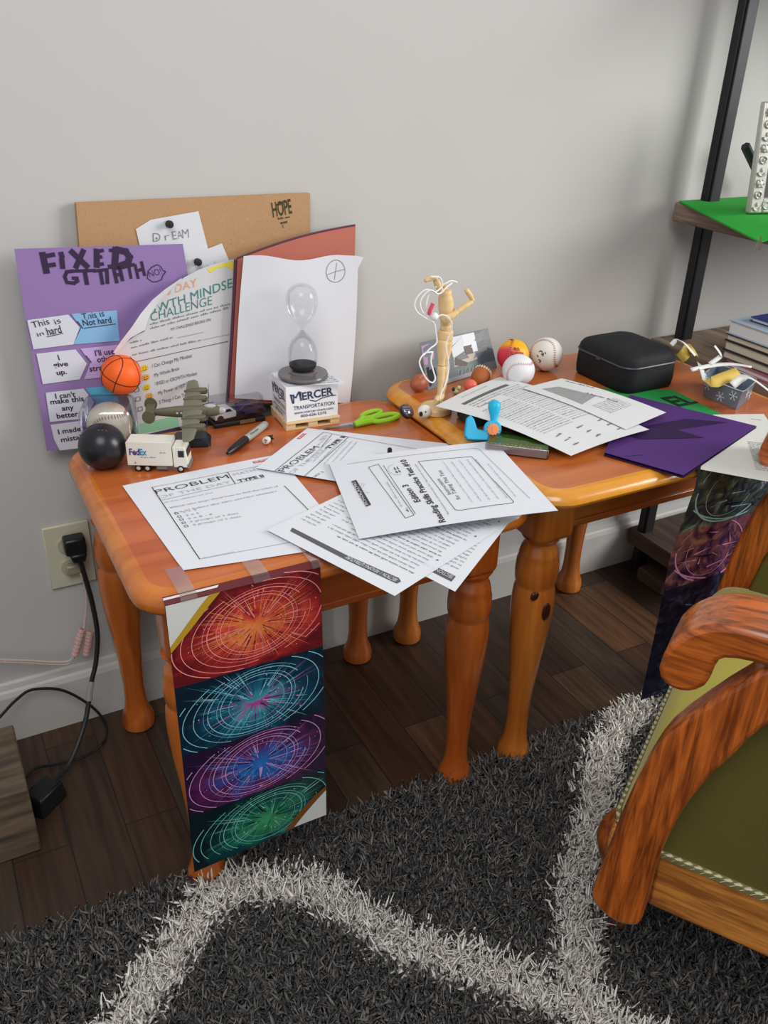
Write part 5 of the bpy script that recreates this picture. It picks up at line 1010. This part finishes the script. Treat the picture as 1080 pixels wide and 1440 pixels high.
# little football, mitt ball, coral ball, small figure
c_=(0.739,-0.1195,0.6005); t=thing('mini_football','small reddish brown toy football by the wall beside the mannequin','ball',c_,.5)
m=MB(); m.rings([[(x,r*math.cos(a),r*math.sin(a)) for a in [2*math.pi*k/20 for k in range(20)]] for x,r in [(.0225*math.sin(-math.pi/2+math.pi*i/14),max(1e-4,.0148*math.cos(-math.pi/2+math.pi*i/14)**1.15)) for i in range(15)]]); m.build('football_body',mat('football_brown',(166,88,62),.45),t,smooth=60)
m=MB(); m.tube([(x,-.006,.0142-abs(x)*.12) for x in (-.012,0,.012)],.0006,5); m.build('football_seam',mat('seam_pink',(206,150,130),.6),t)
c_=(0.8528,-0.1372,0.6015); t=thing('mini_football','small orange brown toy football with white laces beside the photo card','ball',c_,rot=(0,-.5,.6))
m=MB(); m.rings([[(x,r*math.cos(a),r*math.sin(a)) for a in [2*math.pi*k/20 for k in range(20)]] for x,r in [(.0225*math.sin(-math.pi/2+math.pi*i/14),max(1e-4,.0165*math.cos(-math.pi/2+math.pi*i/14)**1.1)) for i in range(15)]]); m.build('football_body',mat('football_orange',(176,98,48),.6,noise=.1,nscale=300,bump=.3),t,smooth=60)
m=MB(); arc=[Vector((.010*math.cos(.2),.0145*math.sin(a),.0145*math.cos(a)))+Vector((0,0,0)) for a in [-1.9+.16*k for k in range(20)]]
m.tube([p*1.03 for p in arc],.0007,5)
for p in arc[::2]: m.tube([p*1.03+Vector((-.0028,0,0)),p*1.07,p*1.03+Vector((.0028,0,0))],.0007,4)
m.build('lacing',mat('lace_white',(230,222,206),.6),t)
c_=(0.8172,-0.1608,0.5965); m=MB(); m.ell((0,0,0),.0115,24); m.v=[(x+c_[0],y+c_[1],z+Z2+.0115) for x,y,z in m.v]; o=m.build('small_ball',mat('coral_rubber',(232,104,88),.4),None,(c_[0],c_[1],Z2+.0115),smooth=60); tag(o,'tiny coral red ball peeking over the printed pages','ball')
c_=(0.7898,-0.1571,0.589); t=thing('toy_figure','tiny pale green toy figure behind the printed pages','toy',(c_[0],c_[1],Z2))
m=MB(); m.ell((0,0,.005),(.006,.005,.005),12); m.ell((.004,-.002,.011),(.0042,.0042,.0042),12); m.build('body',mat('pale_green_toy',(190,196,140),.5),t); m=MB(); m.ell((-.005,0,.009),(.003,.003,.004),10); m.ell((.006,-.005,.012),(.0012,.0012,.0012),8); m.build('dark_cap',INK,t)
# small lens and white bead figure
c_=(0.6618,-0.2131,0.5945); t=thing('pocket_compass','small clear domed black disc on the left edge of the amber table','compass',(c_[0],c_[1],.5955),rot=(.75,.25,.3))
m=MB(); m.lathe([(.0105,-.005),(.0125,-.004),(.0125,.001),(.011,.002)],n=28); m.build('case_ring',BLACKP,t); m=MB(); m.lathe([(.0123,.0015),(.0118,.004),(.008,.0065),(.0001,.0072)],n=28,cap=False); m.build('dome',clear('dome_clear',(235,235,238),.7,.05,.12),t,smooth=70)
m=MB(); 
for k in (-.006,-.002,.002,.006): m.box((0,k,.0023),(2*math.sqrt(.0001-k*k),.0016,.0006))
m.build('striped_insert',mat('insert_silver',(176,172,172),.35,.3),t)
c_=(0.6871,-0.2262,0.5952); t=thing('bead_head','small white round bead head with black snout in front of the mannequin base','toy',(c_[0],c_[1],Z2+.0108))
m=MB(); m.ell((0,0,0),(.0118,.0105,.0105),22); m.build('head',mat('bead_white',(232,226,214),.4),t,smooth=60); m=MB(); m.ell((-.0095,-.0055,-.001),(.0035,.003,.0042),10); m.ell((-.004,-.010,.0035),(.0014,.001,.0014),8); m.build('snout',BLACKP,t)
# clear card case, dark figure box and turquoise toy
A=Vector((0.6998,-0.3812,0.5855)); B=Vector((0.7705,-0.443,0.5855)); ang=math.atan2(B.y-A.y,B.x-A.x); W_=(B-A).length; D_=.062; mid=(A+B)/2+Vector((-math.sin(ang),math.cos(ang),0))*D_/2
t=thing('card_case','clear plastic card case with green printed insert half under the pages','case',(mid.x,mid.y,Z2),ang)
m=MB(); m.rbox((0,0,.0085),(W_,D_,.017),.004); m.build('case_shell',clear('case_clear',(226,220,222),.4,.10,.08),t)
m=MB(); m.box((0,.001,.0078),(W_-.006,D_-.006,.0125)); m.build('insert_stack',mat('insert_grey',(170,158,158),.6,noise=.1,nscale=80),t)
ar=Art(); ar.rect(0,.042,W_-.007,.055,1); ar.words((.004,.046),(.03,.046),.005,0,layer=3)
for k in range(int((W_-.010)/.006)): ar.disc(.005+.006*k,.004,.0022,.003,2)
sheet('printed_insert',loc_(((-W_/2+.0035,-D_/2+.0035,.0145),(W_/2-.0035,-D_/2+.0035,.0145),(W_/2-.0035,D_/2-.0035,.0145),(-W_/2+.0035,D_/2-.0035,.0145),W_-.007,D_-.007)),ar,[blend_mat('insert_green',[(40,80,24),(92,150,40),(60,110,30),(140,180,60)],60,.4),mat('insert_dark',(36,44,38),.5),mat('insert_gold',(190,160,70),.5)],parent=t,nu=4,nv=3)
c_=(0.7353,-0.3016,0.5855); o=None; m=MB(); m.rbox((0,0,.011),(.075,.05,.022),.004); m2=m; o=m.build('dark_box',mat('box_dark_teal',(30,60,72),.4,noise=.2,nscale=60),bevel=0); o.location=(c_[0]+.035,c_[1]+.028,Z2); o.rotation_euler=(0,0,-.15); tag(o,'dark teal box under the printed pages behind the turquoise toy','box')
A=Vector((0.6925,-0.3358,0.5855)); B=Vector((0.7402,-0.3631,0.5855)); ang=math.atan2(B.y-A.y,B.x-A.x); mid=(A+B)/2
TQ=mat('turquoise_plastic',(24,178,222),.4); kk=(B-A).length/.052
t=thing('plastic_toy','turquoise plastic toy with an orange knob standing by the card case','toy',(mid.x,mid.y,Z2+.004),rot=(-.5,0,ang))
RX=Matrix.Rotation(math.pi/2,4,'X')
m=MB(); m.prism([(x*kk,y*kk) for x,y in ((-.026,.006),(-.021,.000),(.012,.000),(.014,.012),(-.008,.016),(-.013,.030),(-.018,.036),(-.024,.031))],.015,RX); m.build('paddle',TQ,t,bevel=.002)
m=MB(); m.lathe([(.012,-.007),(.0135,-.005),(.0135,.005),(.012,.007)],(.014*kk,0,.018),(0,1,0),26); m.build('wheel_housing',TQ,t,bevel=0)
m=MB(); m.lathe([(.0055,.0),(.0052,.006),(.0075,.016),(.0098,.024),(.0095,.030),(.006,.0345),(.0001,.036)],(.016*kk,.002,.027),n=20); m.build('bulb_grip',TQ,t,smooth=60)
m=MB(); m.rings([[((.014*kk)+(.0088+.0006*math.cos(12*a))*math.cos(a)*f,y,.0165+(.0088+.0006*math.cos(12*a))*math.sin(a)*f) for a in [2*math.pi*k/72 for k in range(72)]] for y,f in ((-.007,1),(-.0115,1),(-.0125,.88))]); m.box((.014*kk,-.013,.0165),(.002,.002,.010)); m.build('orange_knob',mat('orange_plastic',(238,142,84),.45),t)
# zip case
A=Vector((1.0352,-0.1394,0.5855)); B=Vector((1.0667,-0.2873,0.5855)); Cc=Vector((1.1923,-0.2852,0.5855)); 
a_=(B-A); b_=(Cc-B); cen=A+(a_+b_)/2; ang=math.atan2(b_.y,b_.x); Wc=b_.length; Dc=a_.length*abs(math.sin(math.atan2(a_.y,a_.x)-ang))
NYL=mat('black_nylon',(17,18,24),.75,noise=.12,nscale=150,bump=.25)
t=thing('zip_case','black nylon zippered case lying by the wall on the right table','case',(cen.x,cen.y,Z2),ang)
def crr(f,z,r): return [(x*f*1.0,y*f*1.0,z) for x,y in round_rect(-Wc/2,-Dc/2,Wc/2,Dc/2,r,8)]
m=MB(); m.rings([crr(.93,0,.026),crr(.985,.004,.026),crr(1.0,.016,.026),crr(.995,.036,.026),crr(.985,.046,.026)]); m.build('case_body',NYL,t,smooth=60)
m=MB(); rs=[crr(.985,.0475,.026),crr(.975,.056,.027),crr(.93,.0625,.03),crr(.82,.0665,.03)]
for f in (.6,.3,.05): rs.append([(x,y,.0675+.004*(1-f)+.0018*math.sin(60*x+1)*math.sin(40*y)) for x,y,_ in crr(f,0,.02)])
m.rings(rs); m.build('case_lid',NYL,t,smooth=60)
m=MB(); m.tube([Vector((x,y,.0468)) for x,y,_ in crr(.992,0,.026)],.0019,6,closed=True); m.build('zipper',mat('zip_grey',(64,66,74),.4),t)
m=MB(); m.box((-Wc/2*1.0-.002,.0,.046),(.003,.008,.004)); m.build('zip_pull',mat('zip_metal',(120,120,124),.3,.8),t)
# papers on the right table
GRP=mat('paper_green',(30,140,66),.75); 
SC['grn']=((0.9841,-0.4016,0.5858),(1.1473,-0.4292,0.5858),(1.154,-0.2964,0.5858),(1.016,-0.2245,0.5858),0.2,0.12)
ar=Art(); ar.text('EL',(0.1409,0.0481),(0.2054,0.0607),.034,1,bold=.03); 
sheet('green_sheet',SC['grn'],ar,[GRP,mat('ink_dark_green',(14,44,30),.6)],'green paper with dark letters sticking out between purple folder and zip case',cat='paper',nu=3,nv=3)
SC['wp']=((0.9548,-0.5602,0.5862),(1.0551,-0.6805,0.5862),(1.213,-0.4477,0.5868),(1.1313,-0.4147,0.5868),0.216,0.28)
ar=Art()
for i in range(24): ar.words((.11,.13-.0065*i+.02),(.155,.13-.0065*i+.02),.0034,1,seed=i) if i<18 else None
for i in range(24): ar.words((.163,.15-.0065*i),(.205,.15-.0065*i),.0034,1,seed=i+40) if i<20 else None
ar.stroke([(.158,.03),(.158,.17)],.0005,1); ar.words((.15,.255),(.19,.25),.003,1)
sheet('printed_page',SC['wp'],ar,[mat('paper_warm',(212,212,206),.75),GREY],'white printed page under the purple folder at the right front',cat='paper')
PF=mat('folder_purple',(78,42,112),.55,noise=.05,nscale=30); PFD=mat('folder_violet_dark',(46,22,68),.5)
SC['pf']=((0.8564,-0.4641,0.587),(0.9099,-0.5717,0.587),(1.1538,-0.4852,0.5875),(1.0616,-0.2908,0.5875),0.12,0.27)
ar=None; sheet('folder',SC['pf'],None,[PF],'lower flap of the purple folder',cat='folder',edge=.0006,nu=2,nv=2,bend=lambda u,v:(0,0,0)) if False else None
t=thing('paper_folder','dark purple folder with a darker lightning bolt at the right front','folder',SC['pf'][0])
sheet('back_cover',SC['pf'],None,[PFD],parent=t,edge=.0008,nu=2,nv=2)
SC['pf2']=((0.8586,-0.4624,0.5905),(0.9107,-0.5699,0.5905),(1.1543,-0.4842,0.5895),(1.062,-0.2901,0.5885),0.12,0.27)
ar=Art(); ar.poly([(0.0229,0.1296),(0.0628,0.2224),(0.0976,0.254),(0.0626,0.1609)][::-1],1); ar.poly([(0.0316,0.1286),(0.062,0.1639),(0.0938,0.1594),(0.035,0.0849),(0.0162,0.0864)][::-1],1,2); ar.stroke([(0.0319,0.0066),(0.0523,0.0299)],.001,1)
sheet('front_cover',SC['pf2'],ar,[PF,PFD],parent=t,edge=.0008,nu=2,nv=2)
SC['rs1']=((0.7966,-0.4607,0.596),(0.9712,-0.4341,0.596),(0.8846,-0.1505,0.6),(0.693,-0.2479,0.612),0.18,0.26)
ar=Art(); T_=lambda q:q
ar.rect(.028,.222,.150,.230,1); ar.words((.030,.214),(.165,.214),.003,2); ar.words((.030,.207),(.16,.207),.003,2); ar.text('Textbook',(.030,.196),(.075,.196),.006,1); ar.words((.05,.245),(.12,.245),.003,3); 
for i in range(22):
    if i<20: ar.words((.022,.182-.006*i),(.094,.182-.006*i),.0026,3 if i%3 else 2,seed=i+200)
    ar.words((.100,.200-.006*i),(.170,.200-.006*i),.0026,3 if i%3 else 2,seed=i+230)
ar.stroke([(.022,.140),(.09,.140)],.0006,1); ar.stroke([(.022,.100),(.09,.100)],.0006,1)
for i in range(9):
    ar.words((.03+.05*(i%3),.05-.016*(i//3)),(.045+.05*(i%3),.052-.016*(i//3)),.004,1,seed=i+5)
NEWS=mat('paper_news',(212,213,214),.8,noise=.02)
sheet('reading_page',SC['rs1'],ar,[NEWS,mat('band_mid',(96,96,96),.7),GREY,LGREY],'printed reading page propped over the small toys on the right table',cat='paper',bend=lambda u,v:(0,0,.008*math.sin(math.pi*v)+.003*math.sin(math.pi*u)))
SC['rs2']=((0.9283,-0.4276,0.601),(1.0374,-0.4007,0.601),(0.9671,-0.2181,0.608),(0.8716,-0.2348,0.61),0.11,0.26)
ar=Art(); ar.poly([(0.0254,0.2332),(0.0607,0.2236),(0.0721,0.137),(0.0185,0.1233)][::-1],2); ar.text('A Reader Book',(0.0673,0.1614),(0.0763,0.088),.005,1,bold=.02); ar.words((0.0983,0.2398),(0.1026,0.1698),.004,1)
for i in range(8): ar.words((.028,.105-.006*i),(.09,.105-.006*i),.003,2,seed=i+300)
sheet('reading_page',SC['rs2'],ar,[NEWS,INK,mat('picture_grey',(150,150,150),.7,noise=.25,nscale=120)],'second printed reading page with a grey picture, overlapping the first at right',cat='paper',bend=lambda u,v:(0,0,.004*math.sin(math.pi*v)))
# gift tin with paper scraps
q0,q1,q2=Vector((1.1822,-0.3382,0.5855)),Vector((1.1858,-0.415,0.5855)),Vector((1.2513,-0.3834,0.5855)); q3=q0+q2-q1
ctr=(q0+q1+q2+q3)/4; TINM=mat('tin_blue_grey',(128,142,158),.35,.35); SNOW=mat('snowflake_white',(214,222,230),.5)
t=thing('gift_tin','open blue-grey snowflake tin full of paper scraps','tin',ctr)
Q4=[(p-ctr) for p in (q0,q1,q2,q3)]; hh=.036
def qr(f,z):
    o=[]
    for i,p in enumerate(Q4):
        a=Q4[i-1]; b=Q4[(i+1)%4]
        for w_ in ((a-p)*.15,Vector((0,0,0)) , (b-p)*.15): o.append((p*f+w_*f*(1 if w_.length else 0)+(-p.normalized()*.004 if not w_.length else Vector((0,0,0))))+Vector((0,0,z)))
    return o
m=MB(); m.rings([qr(1,0),qr(1.04,.010),qr(1.16,hh),qr(1.13,hh),qr(1.0,.004)]); m.build('tin_body',TINM,t,smooth=50)
m=MB(); m.tube([p for p in qr(1.165,hh)],.0013,6,closed=True); m.build('tin_rim',mat('rim_silver',(190,196,204),.25,.6),t)
def flake(A,B,u,v,r):
    m=MB(); m.fixn=False
    base=A.lerp(B,u)*(1.0+.16*v); base.z=hh*v; dx=(B-A).normalized(); up=Vector((0,0,1)); n=dx.cross(up); n=n if n.dot(Vector((0,-1.35,1)))>0 else -n; base+=n*.0012
    for k in range(6):
        a=k*1.047; d=dx*math.cos(a)+up*math.sin(a); s_=dx*-math.sin(a)+up*math.cos(a)
        m.add([base-s_*.0006,base+s_*.0006,base+d*r+s_*.0006,base+d*r-s_*.0006],[(0,1,2,3)])
        for q in (-1,1): m.add([base+d*r*.6,base+d*r*.66,base+d*r*.86+s_*q*r*.26,base+d*r*.8+s_*q*r*.26],[(0,1,2,3)])
    m.build('snowflake',SNOW,t,smooth=0)
for (A,B,us) in ((Q4[0],Q4[1],(.18,.52,.82)),(Q4[1],Q4[2],(.4,.75))):
    for i,u in enumerate(us): flake(A,B,u,.5+.15*(-1)**i,.009)
SCW=mat('scrap_white',(226,226,222),.75); SCY=mat('scrap_yellow',(206,176,84),.75)
def scrap(pts,w_,m_,lab,nm='paper_scrap'):
    P=spline([Vector(p) for p in pts],4); m=MB(); m.fixn=False; g=[]
    for i,p in enumerate(P):
        tg=(P[min(i+1,len(P)-1)]-P[max(0,i-1)]).normalized(); cdv=(Vector((0,-1.354,1.131))-p).normalized(); sd=(tg.cross(Vector((.25,-.55,.8)))).normalized(); ww=w_/2
        g+= [p-sd*ww,p+sd*ww]
    k=len(P); m.add(g,[(2*i,2*i+1,2*i+3,2*i+2) for i in range(k-1)]); o=m.build(nm,m_,None,tuple(P[0]),smooth=60); o.modifiers.new('thick','SOLIDIFY').thickness=.0005; tag(o,lab,'paper scrap')
scrap([(1.1607,-0.3478,0.622),(1.1554,-0.376,0.626),(1.1925,-0.3718,0.628),(1.2355,-0.3635,0.628)],.022,SCY,'crumpled yellow paper scrap lying in the snowflake tin')
scrap([(1.1672,-0.3182,0.628),(1.2124,-0.3199,0.63),(1.2491,-0.3338,0.632),(1.2692,-0.3586,0.632)],.008,SCW,'long flat white paper strip across the back of the snowflake tin')
scrap([(1.211,-0.3174,0.632),(1.2326,-0.3171,0.642),(1.2338,-0.316,0.648),(1.2271,-0.3058,0.66)],.008,SCW,'bent white paper strip standing up out of the snowflake tin')
scrap([(1.2036,-0.2535,0.622),(1.2102,-0.2584,0.632),(1.2295,-0.2491,0.64),(1.2212,-0.2695,0.634)],.02,SCY,'yellow paper scrap against the post behind the zip case')
scrap([(1.1698,-0.2605,0.655),(1.1831,-0.259,0.662),(1.1829,-0.2764,0.662),(1.1795,-0.2988,0.655),(1.1833,-0.3069,0.648)],.008,SCW,'white curled paper strip beside the zip case')
scrap([(1.1833,-0.3971,0.624),(1.2115,-0.3921,0.632),(1.2202,-0.4071,0.632),(1.2133,-0.452,0.626)],.014,SCW,'wide white curling paper strip over the right rim of the tin')
scrap([(1.2148,-0.294,0.624),(1.1754,-0.341,0.624),(1.157,-0.3666,0.62)],.016,SCW,'short white paper scrap at the left inside the tin')
# book stack on the middle plank
bk=[('paper_page_cream',.018,'lowest book of the stack, cream pages',.0,0),('p',.014,'',.004,.05),('p',.013,'',-.004,-.03),('p',.030,'',.006,.02),('p',.012,'',.034,.1)]
z=.5755; PG=[mat('pages_cream',(206,202,186),.8),mat('pages_white',(218,222,226),.8)]
COV=[(60,70,64),(40,44,48),(34,36,40),(150,168,190),(44,54,110)]
labs=['pink edged magazine at the bottom of the stack on the middle plank','thin pale book directly above the pink edged magazine','cream paged book with black cover in the middle of the stack','cream paged book with black cover under the thick white book','thick white book with a pale blue cover near the top of the stack','navy covered book topmost of the stack on the middle plank']
spec=[(.012,.05,(190,90,130),PG[1],-.05),(.016,.012,(70,72,74),PG[0],.02),(.019,.006,(38,42,44),PG[0],0),(.013,.004,(38,42,44),PG[0],.03),(.026,.0,(168,184,200),PG[1],0),(.009,-.03,(44,54,112),PG[1],.06)]
base=Vector((1.372,-.208,0)); dirn=Vector((-.02,-1,0)).normalized()
for i,(th,dx,cv,pg,rz) in enumerate(spec):
    x0=1.372+(.0 if i else -.004)+max(0,-dx)*1.0; y1=-.205-(.02 if i==0 else 0)+(-.022 if i==5 else 0)
    t=thing('book',labs[i],'book',(x0+.10,y1-.075,z),rz*.6,group='books stacked on the middle plank')
    W2,D2=.20,.155
    m=MB(); m.box((.001,0,th/2),(W2-.004,D2-.006,th-.003)); m.build('pages',pg,t,bevel=.0006)
    CM=mat('book_cover_%d_%d_%d'%cv,cv,.45)
    m=MB(); m.box((0,0,.0008),(W2,D2,.0016)); m.build('back_cover',CM,t); m=MB(); m.box((0,0,th-.0008),(W2,D2,.0016)); m.build('front_cover',CM,t)
    m=MB(); m.box((W2/2,0,th/2),(.002,D2,th)); m.build('spine',CM,t)
    z+=th+.0003
# ---------------- second hanging poster ----------------
t=thing('hanging_poster','dark poster of swirling blue and purple scenes taped to the right table front','poster',(1.05,-.552,.586))
DK=[('storm',[(14,20,34),(34,52,72),(80,84,70),(130,150,150)],(150,190,206)),('dusk',[(24,16,34),(70,36,76),(122,74,84),(170,118,104)],(216,150,190)),('night',[(10,10,18),(24,26,44),(40,40,60),(70,70,90)],(110,140,170))]
vs_=[0,.120,.230,.455]
def hang2(u,v):
    return Vector((.9580+u+.006*min(1,v/.3),-.5525-.002*(v>.01)+.020*min(1,max(0,v-.03)/.13),.5862-v))
for pi,(nm,cl,rc) in enumerate(DK):
    m=MB(); m.fixn=False; nu,nv=8,8; v0,v1=vs_[pi],vs_[pi+1]; Wq=.20
    m.add([hang2(Wq*i/nu,v1+(v0-v1)*j/nv-.0*i) for j in range(nv+1) for i in range(nu+1)],[(j*(nu+1)+i,j*(nu+1)+i+1,(j+1)*(nu+1)+i+1,(j+1)*(nu+1)+i) for j in range(nv) for i in range(nu)])
    ca=Art(); cx_,cy_=.085,(v0+v1)/2
    for rx,ry,w_,a0,a1 in () if nm=='night' else ((.075,.055,.003,20,170),(.078,.06,.0015,190,340),(.05,.045,.001,0,200),(.095,.05,.0025,40,130)): ca.ring(cx_,cy_,rx,ry,w_,1,a0,a1,rot=.3)
    rnd=random.Random(pi+40)
    for k in range(26):
        cx_=rnd.uniform(.03,.16); cy_=rnd.uniform(v0+.02,v1-.02); a=rnd.uniform(0,6.28); r0=rnd.uniform(.004,.03); r1=r0+rnd.uniform(.008,.04); c,s_=math.cos(a),math.sin(a); wv=rnd.uniform(.0004,.002)
        ca.poly([(cx_+c*r0-s_*wv,cy_+s_*r0+c*wv),(cx_+c*r1*1.3,cy_+s_*r1*.8),(cx_+c*r0+s_*wv,cy_+s_*r0-c*wv)],rnd.choice((1,2,3)))
    for pts,mi,l in ca.p:
        if all(0<=x<=Wq and v0<=y<=v1 for x,y in pts): q=[hang2(x,y)+Vector((0,-.0003*l,0)) for x,y in pts]; m.add(q,[tuple(range(len(q)))],mi)
    o=m.build('panel',[blend_mat('print_'+nm,cl,22,.35,detail=9,coat=.2,dist=2.5),mat('streak_'+nm,rc,.4),mat('shade_'+nm,cl[0],.4),mat('glow_'+nm,cl[3],.4)],t,world=True,smooth=0)
    o['label']={'storm':'blue-grey storm panel with a pale arc','dusk':'purple and tan panel','night':'near black lowest panel'}[nm]
# ---------------- armchair ----------------
g=Vector((.6128,-.9048,0)); s_=Vector((.842,.539,0)); d_=Vector((-.539,.842,0)); hw=.282
org=g+s_*hw-d_*.20; yawc=math.atan2(s_.y,s_.x)
t=thing('armchair','oak scroll-armed chair with olive velvet seat pulled up beside the rug stripe','armchair',tuple(org),yawc)
YF=.20
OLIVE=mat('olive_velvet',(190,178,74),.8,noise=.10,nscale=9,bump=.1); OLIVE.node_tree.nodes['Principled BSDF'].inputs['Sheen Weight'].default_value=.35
OLIVE_SHADED=mat('olive_velvet_shaded',(96,88,34),.85,noise=.25,nscale=8,bump=.1)  # same velvet as the seat, darkened: side panel's shade put into its colour
GIMP=mat('gimp_cream',(206,200,170),.8,noise=.15,nscale=300)
# rails
for nm,c,dd,mt in (('side_rail',(-hw+.012,-.03,.2865),(.026,.46,.083),OAKL),('side_rail',(hw-.012,-.03,.2865),(.026,.46,.083),OAKL),('front_rail',(0,YF+.045,.2865),(2*hw,.026,.083),OAKL),('back_rail',(0,-.26,.2865),(2*hw,.026,.083),OAKL)):
    m=MB(); m.box(c,dd); m.build(nm,mt,t,bevel=.004)
# cushion: domed
def seat_ring(f,z,r=.05): return [(x*f,(y-.0)*f+0,z) for x,y in round_rect(-hw+.002,-.255,hw-.002,YF+.055,r,8)]
cy0=(-.255+YF+.055)/2
def sr(ins,z): return [(x,y,z) for x,y in round_rect(-hw+.002+ins,-.255+ins,hw-.002-ins,YF+.055-ins,max(.04-ins*.1,.02),8)]
m=MB(); m.rings([sr(.004,.326),sr(0,.338),sr(.002,.356),sr(.008,.368),sr(.022,.378),sr(.06,.388),sr(.12,.395),sr(.20,.399)]); m.build('seat_cushion',OLIVE,t,smooth=60)
m=MB(); loop=[Vector(p) for p in sr(-.002,.331)]
L2=[]
for a,b in zip(loop,loop[1:]+loop[:1]):
    n=max(1,int((b-a).length/.0035))
    for k in range(n): L2.append(a.lerp(b,k/n))
for o_,ph in ((.0026,0),(.0026,math.pi)):
    m.tube([p+Vector((0,0,.0036*math.sin(i*1.05+ph)))+Vector((p.x,p.y-cy0,0)).normalized()*(.0015+.001*math.cos(i*1.05+ph)) for i,p in enumerate(L2)],.0021,5,closed=True)
m.build('gimp_trim',GIMP,t)
m=MB(); m.tube([p for p in loop],.0048,5,closed=True); m.build('gimp_band',mat('gimp_olive',(120,112,66),.85),t)
# arm supports, arms
sup=[(.059,.262),(.056,.30),(.050,.353),(.045,.40),(.038,.446),(.030,.485),(.018,.525),(-.008,.572),(-.036,.615),(-.06,.640),(-.13,.646),(-.095,.610),(-.062,.570),(-.046,.530),(-.030,.491),(-.020,.46),(-.013,.432),(-.006,.39),(-.002,.35),(-.001,.30),(-.001,.262),(.000,.248),(.006,.238),(.024,.232),(.044,.238),(.056,.250)]
sup=[(y+YF,z) for y,z in sup]
def smooth_poly(P,k=3): return [(q.x,q.y) for q in spline([Vector((a,b,0)) for a,b in P],k,True)]
armp=[(.040,.600),(.034,.588),(.022,.583),(.008,.586),(-.003,.596),(-.007,.612),(-.010,.630),(-.025,.638),(-.06,.640),(-.14,.632),(-.24,.620),(-.32,.626),(-.40,.640),(-.40,.672),(-.32,.660),(-.24,.652),(-.14,.662),(-.08,.670),(-.045,.674),(-.015,.671),(.006,.664),(.024,.649),(.036,.628)]
armp=[(y+YF,z) for y,z in armp]
MYZ=Matrix(((0,0,1,0),(1,0,0,0),(0,1,0,0),(0,0,0,1)))
for sx in (-1,1):
    xo=sx*(hw+.016)
    m=MB(); m.prism(smooth_poly(sup,2),.034,Matrix.Translation((xo,0,0))@MYZ); m.build('arm_support',OAK,t,bevel=.005)
    m=MB(); m.prism(smooth_poly(armp,2),.068,Matrix.Translation((sx*(hw+.006),0,0))@MYZ); m.build('armrest',OAKY,t,bevel=.006)
    # legs
    m=MB(); m.tube([(sx*(hw-.12),YF+.030,.262),(sx*(hw-.11),YF+(.064 if sx<0 else .045),.215),(sx*(hw-.125),YF+.044,.13),(sx*(hw-.15),YF+.035,.05),(sx*(hw-.15),YF+.045,.010)],[.022,.025,.024,.021,.017,.016,.018,.021],12,smooth=5); m.build('leg',OAK,t)
    m=MB(); m.tube([(sx*(hw-.12),-.25,.262),(sx*(hw-.12),-.27,.14),(sx*(hw-.12),-.31,.012)],[.026,.022,.020],10,smooth=4); m.build('leg',OAK,t)
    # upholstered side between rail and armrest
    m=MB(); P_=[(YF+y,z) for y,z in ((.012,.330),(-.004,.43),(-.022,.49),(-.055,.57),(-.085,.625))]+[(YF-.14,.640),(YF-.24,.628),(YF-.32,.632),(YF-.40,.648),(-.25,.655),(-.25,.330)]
    m.prism(P_,.030,Matrix.Translation((sx*(hw-.016),0,0))@MYZ); m.build('side_panel',OLIVE_SHADED,t,bevel=.004)
    m=MB(); m.tube([(sx*(hw-.012),-.25,.25),(sx*(hw-.012),-.27,.45),(sx*(hw-.012),-.32,.70),(sx*(hw-.02),-.38,.98)],[.026,.024,.022,.022],10,smooth=4); m.build('back_post',OAK,t)
m=MB(); rs=[]
for i in range(9):
    z_=.42+.5*i/8; y_=-.262-.02*(i/8)-.09*(i/8)**1.6; w_=hw-.035
    rs.append([(x,y_+yy,z_) for x,yy in ((-w_,.022),(-w_*.6,.034),(0,.038),(w_*.6,.034),(w_,.022),(w_,-.012),(-w_,-.012))])
m.rings(rs); m.build('back_panel',OLIVE,t,smooth=50)
m=MB(); m.prism([(x,z) for x,z in [(-hw,.91),(hw,.91),(hw,.97),(hw*.7,1.02),(hw*.3,1.05),(0,1.06),(-hw*.3,1.05),(-hw*.7,1.02),(-hw,.97)]],.03,Matrix.Translation((0,-.37,0))@Matrix.Rotation(math.pi/2,4,'X')); m.build('crest_rail',OAK,t,bevel=.006)
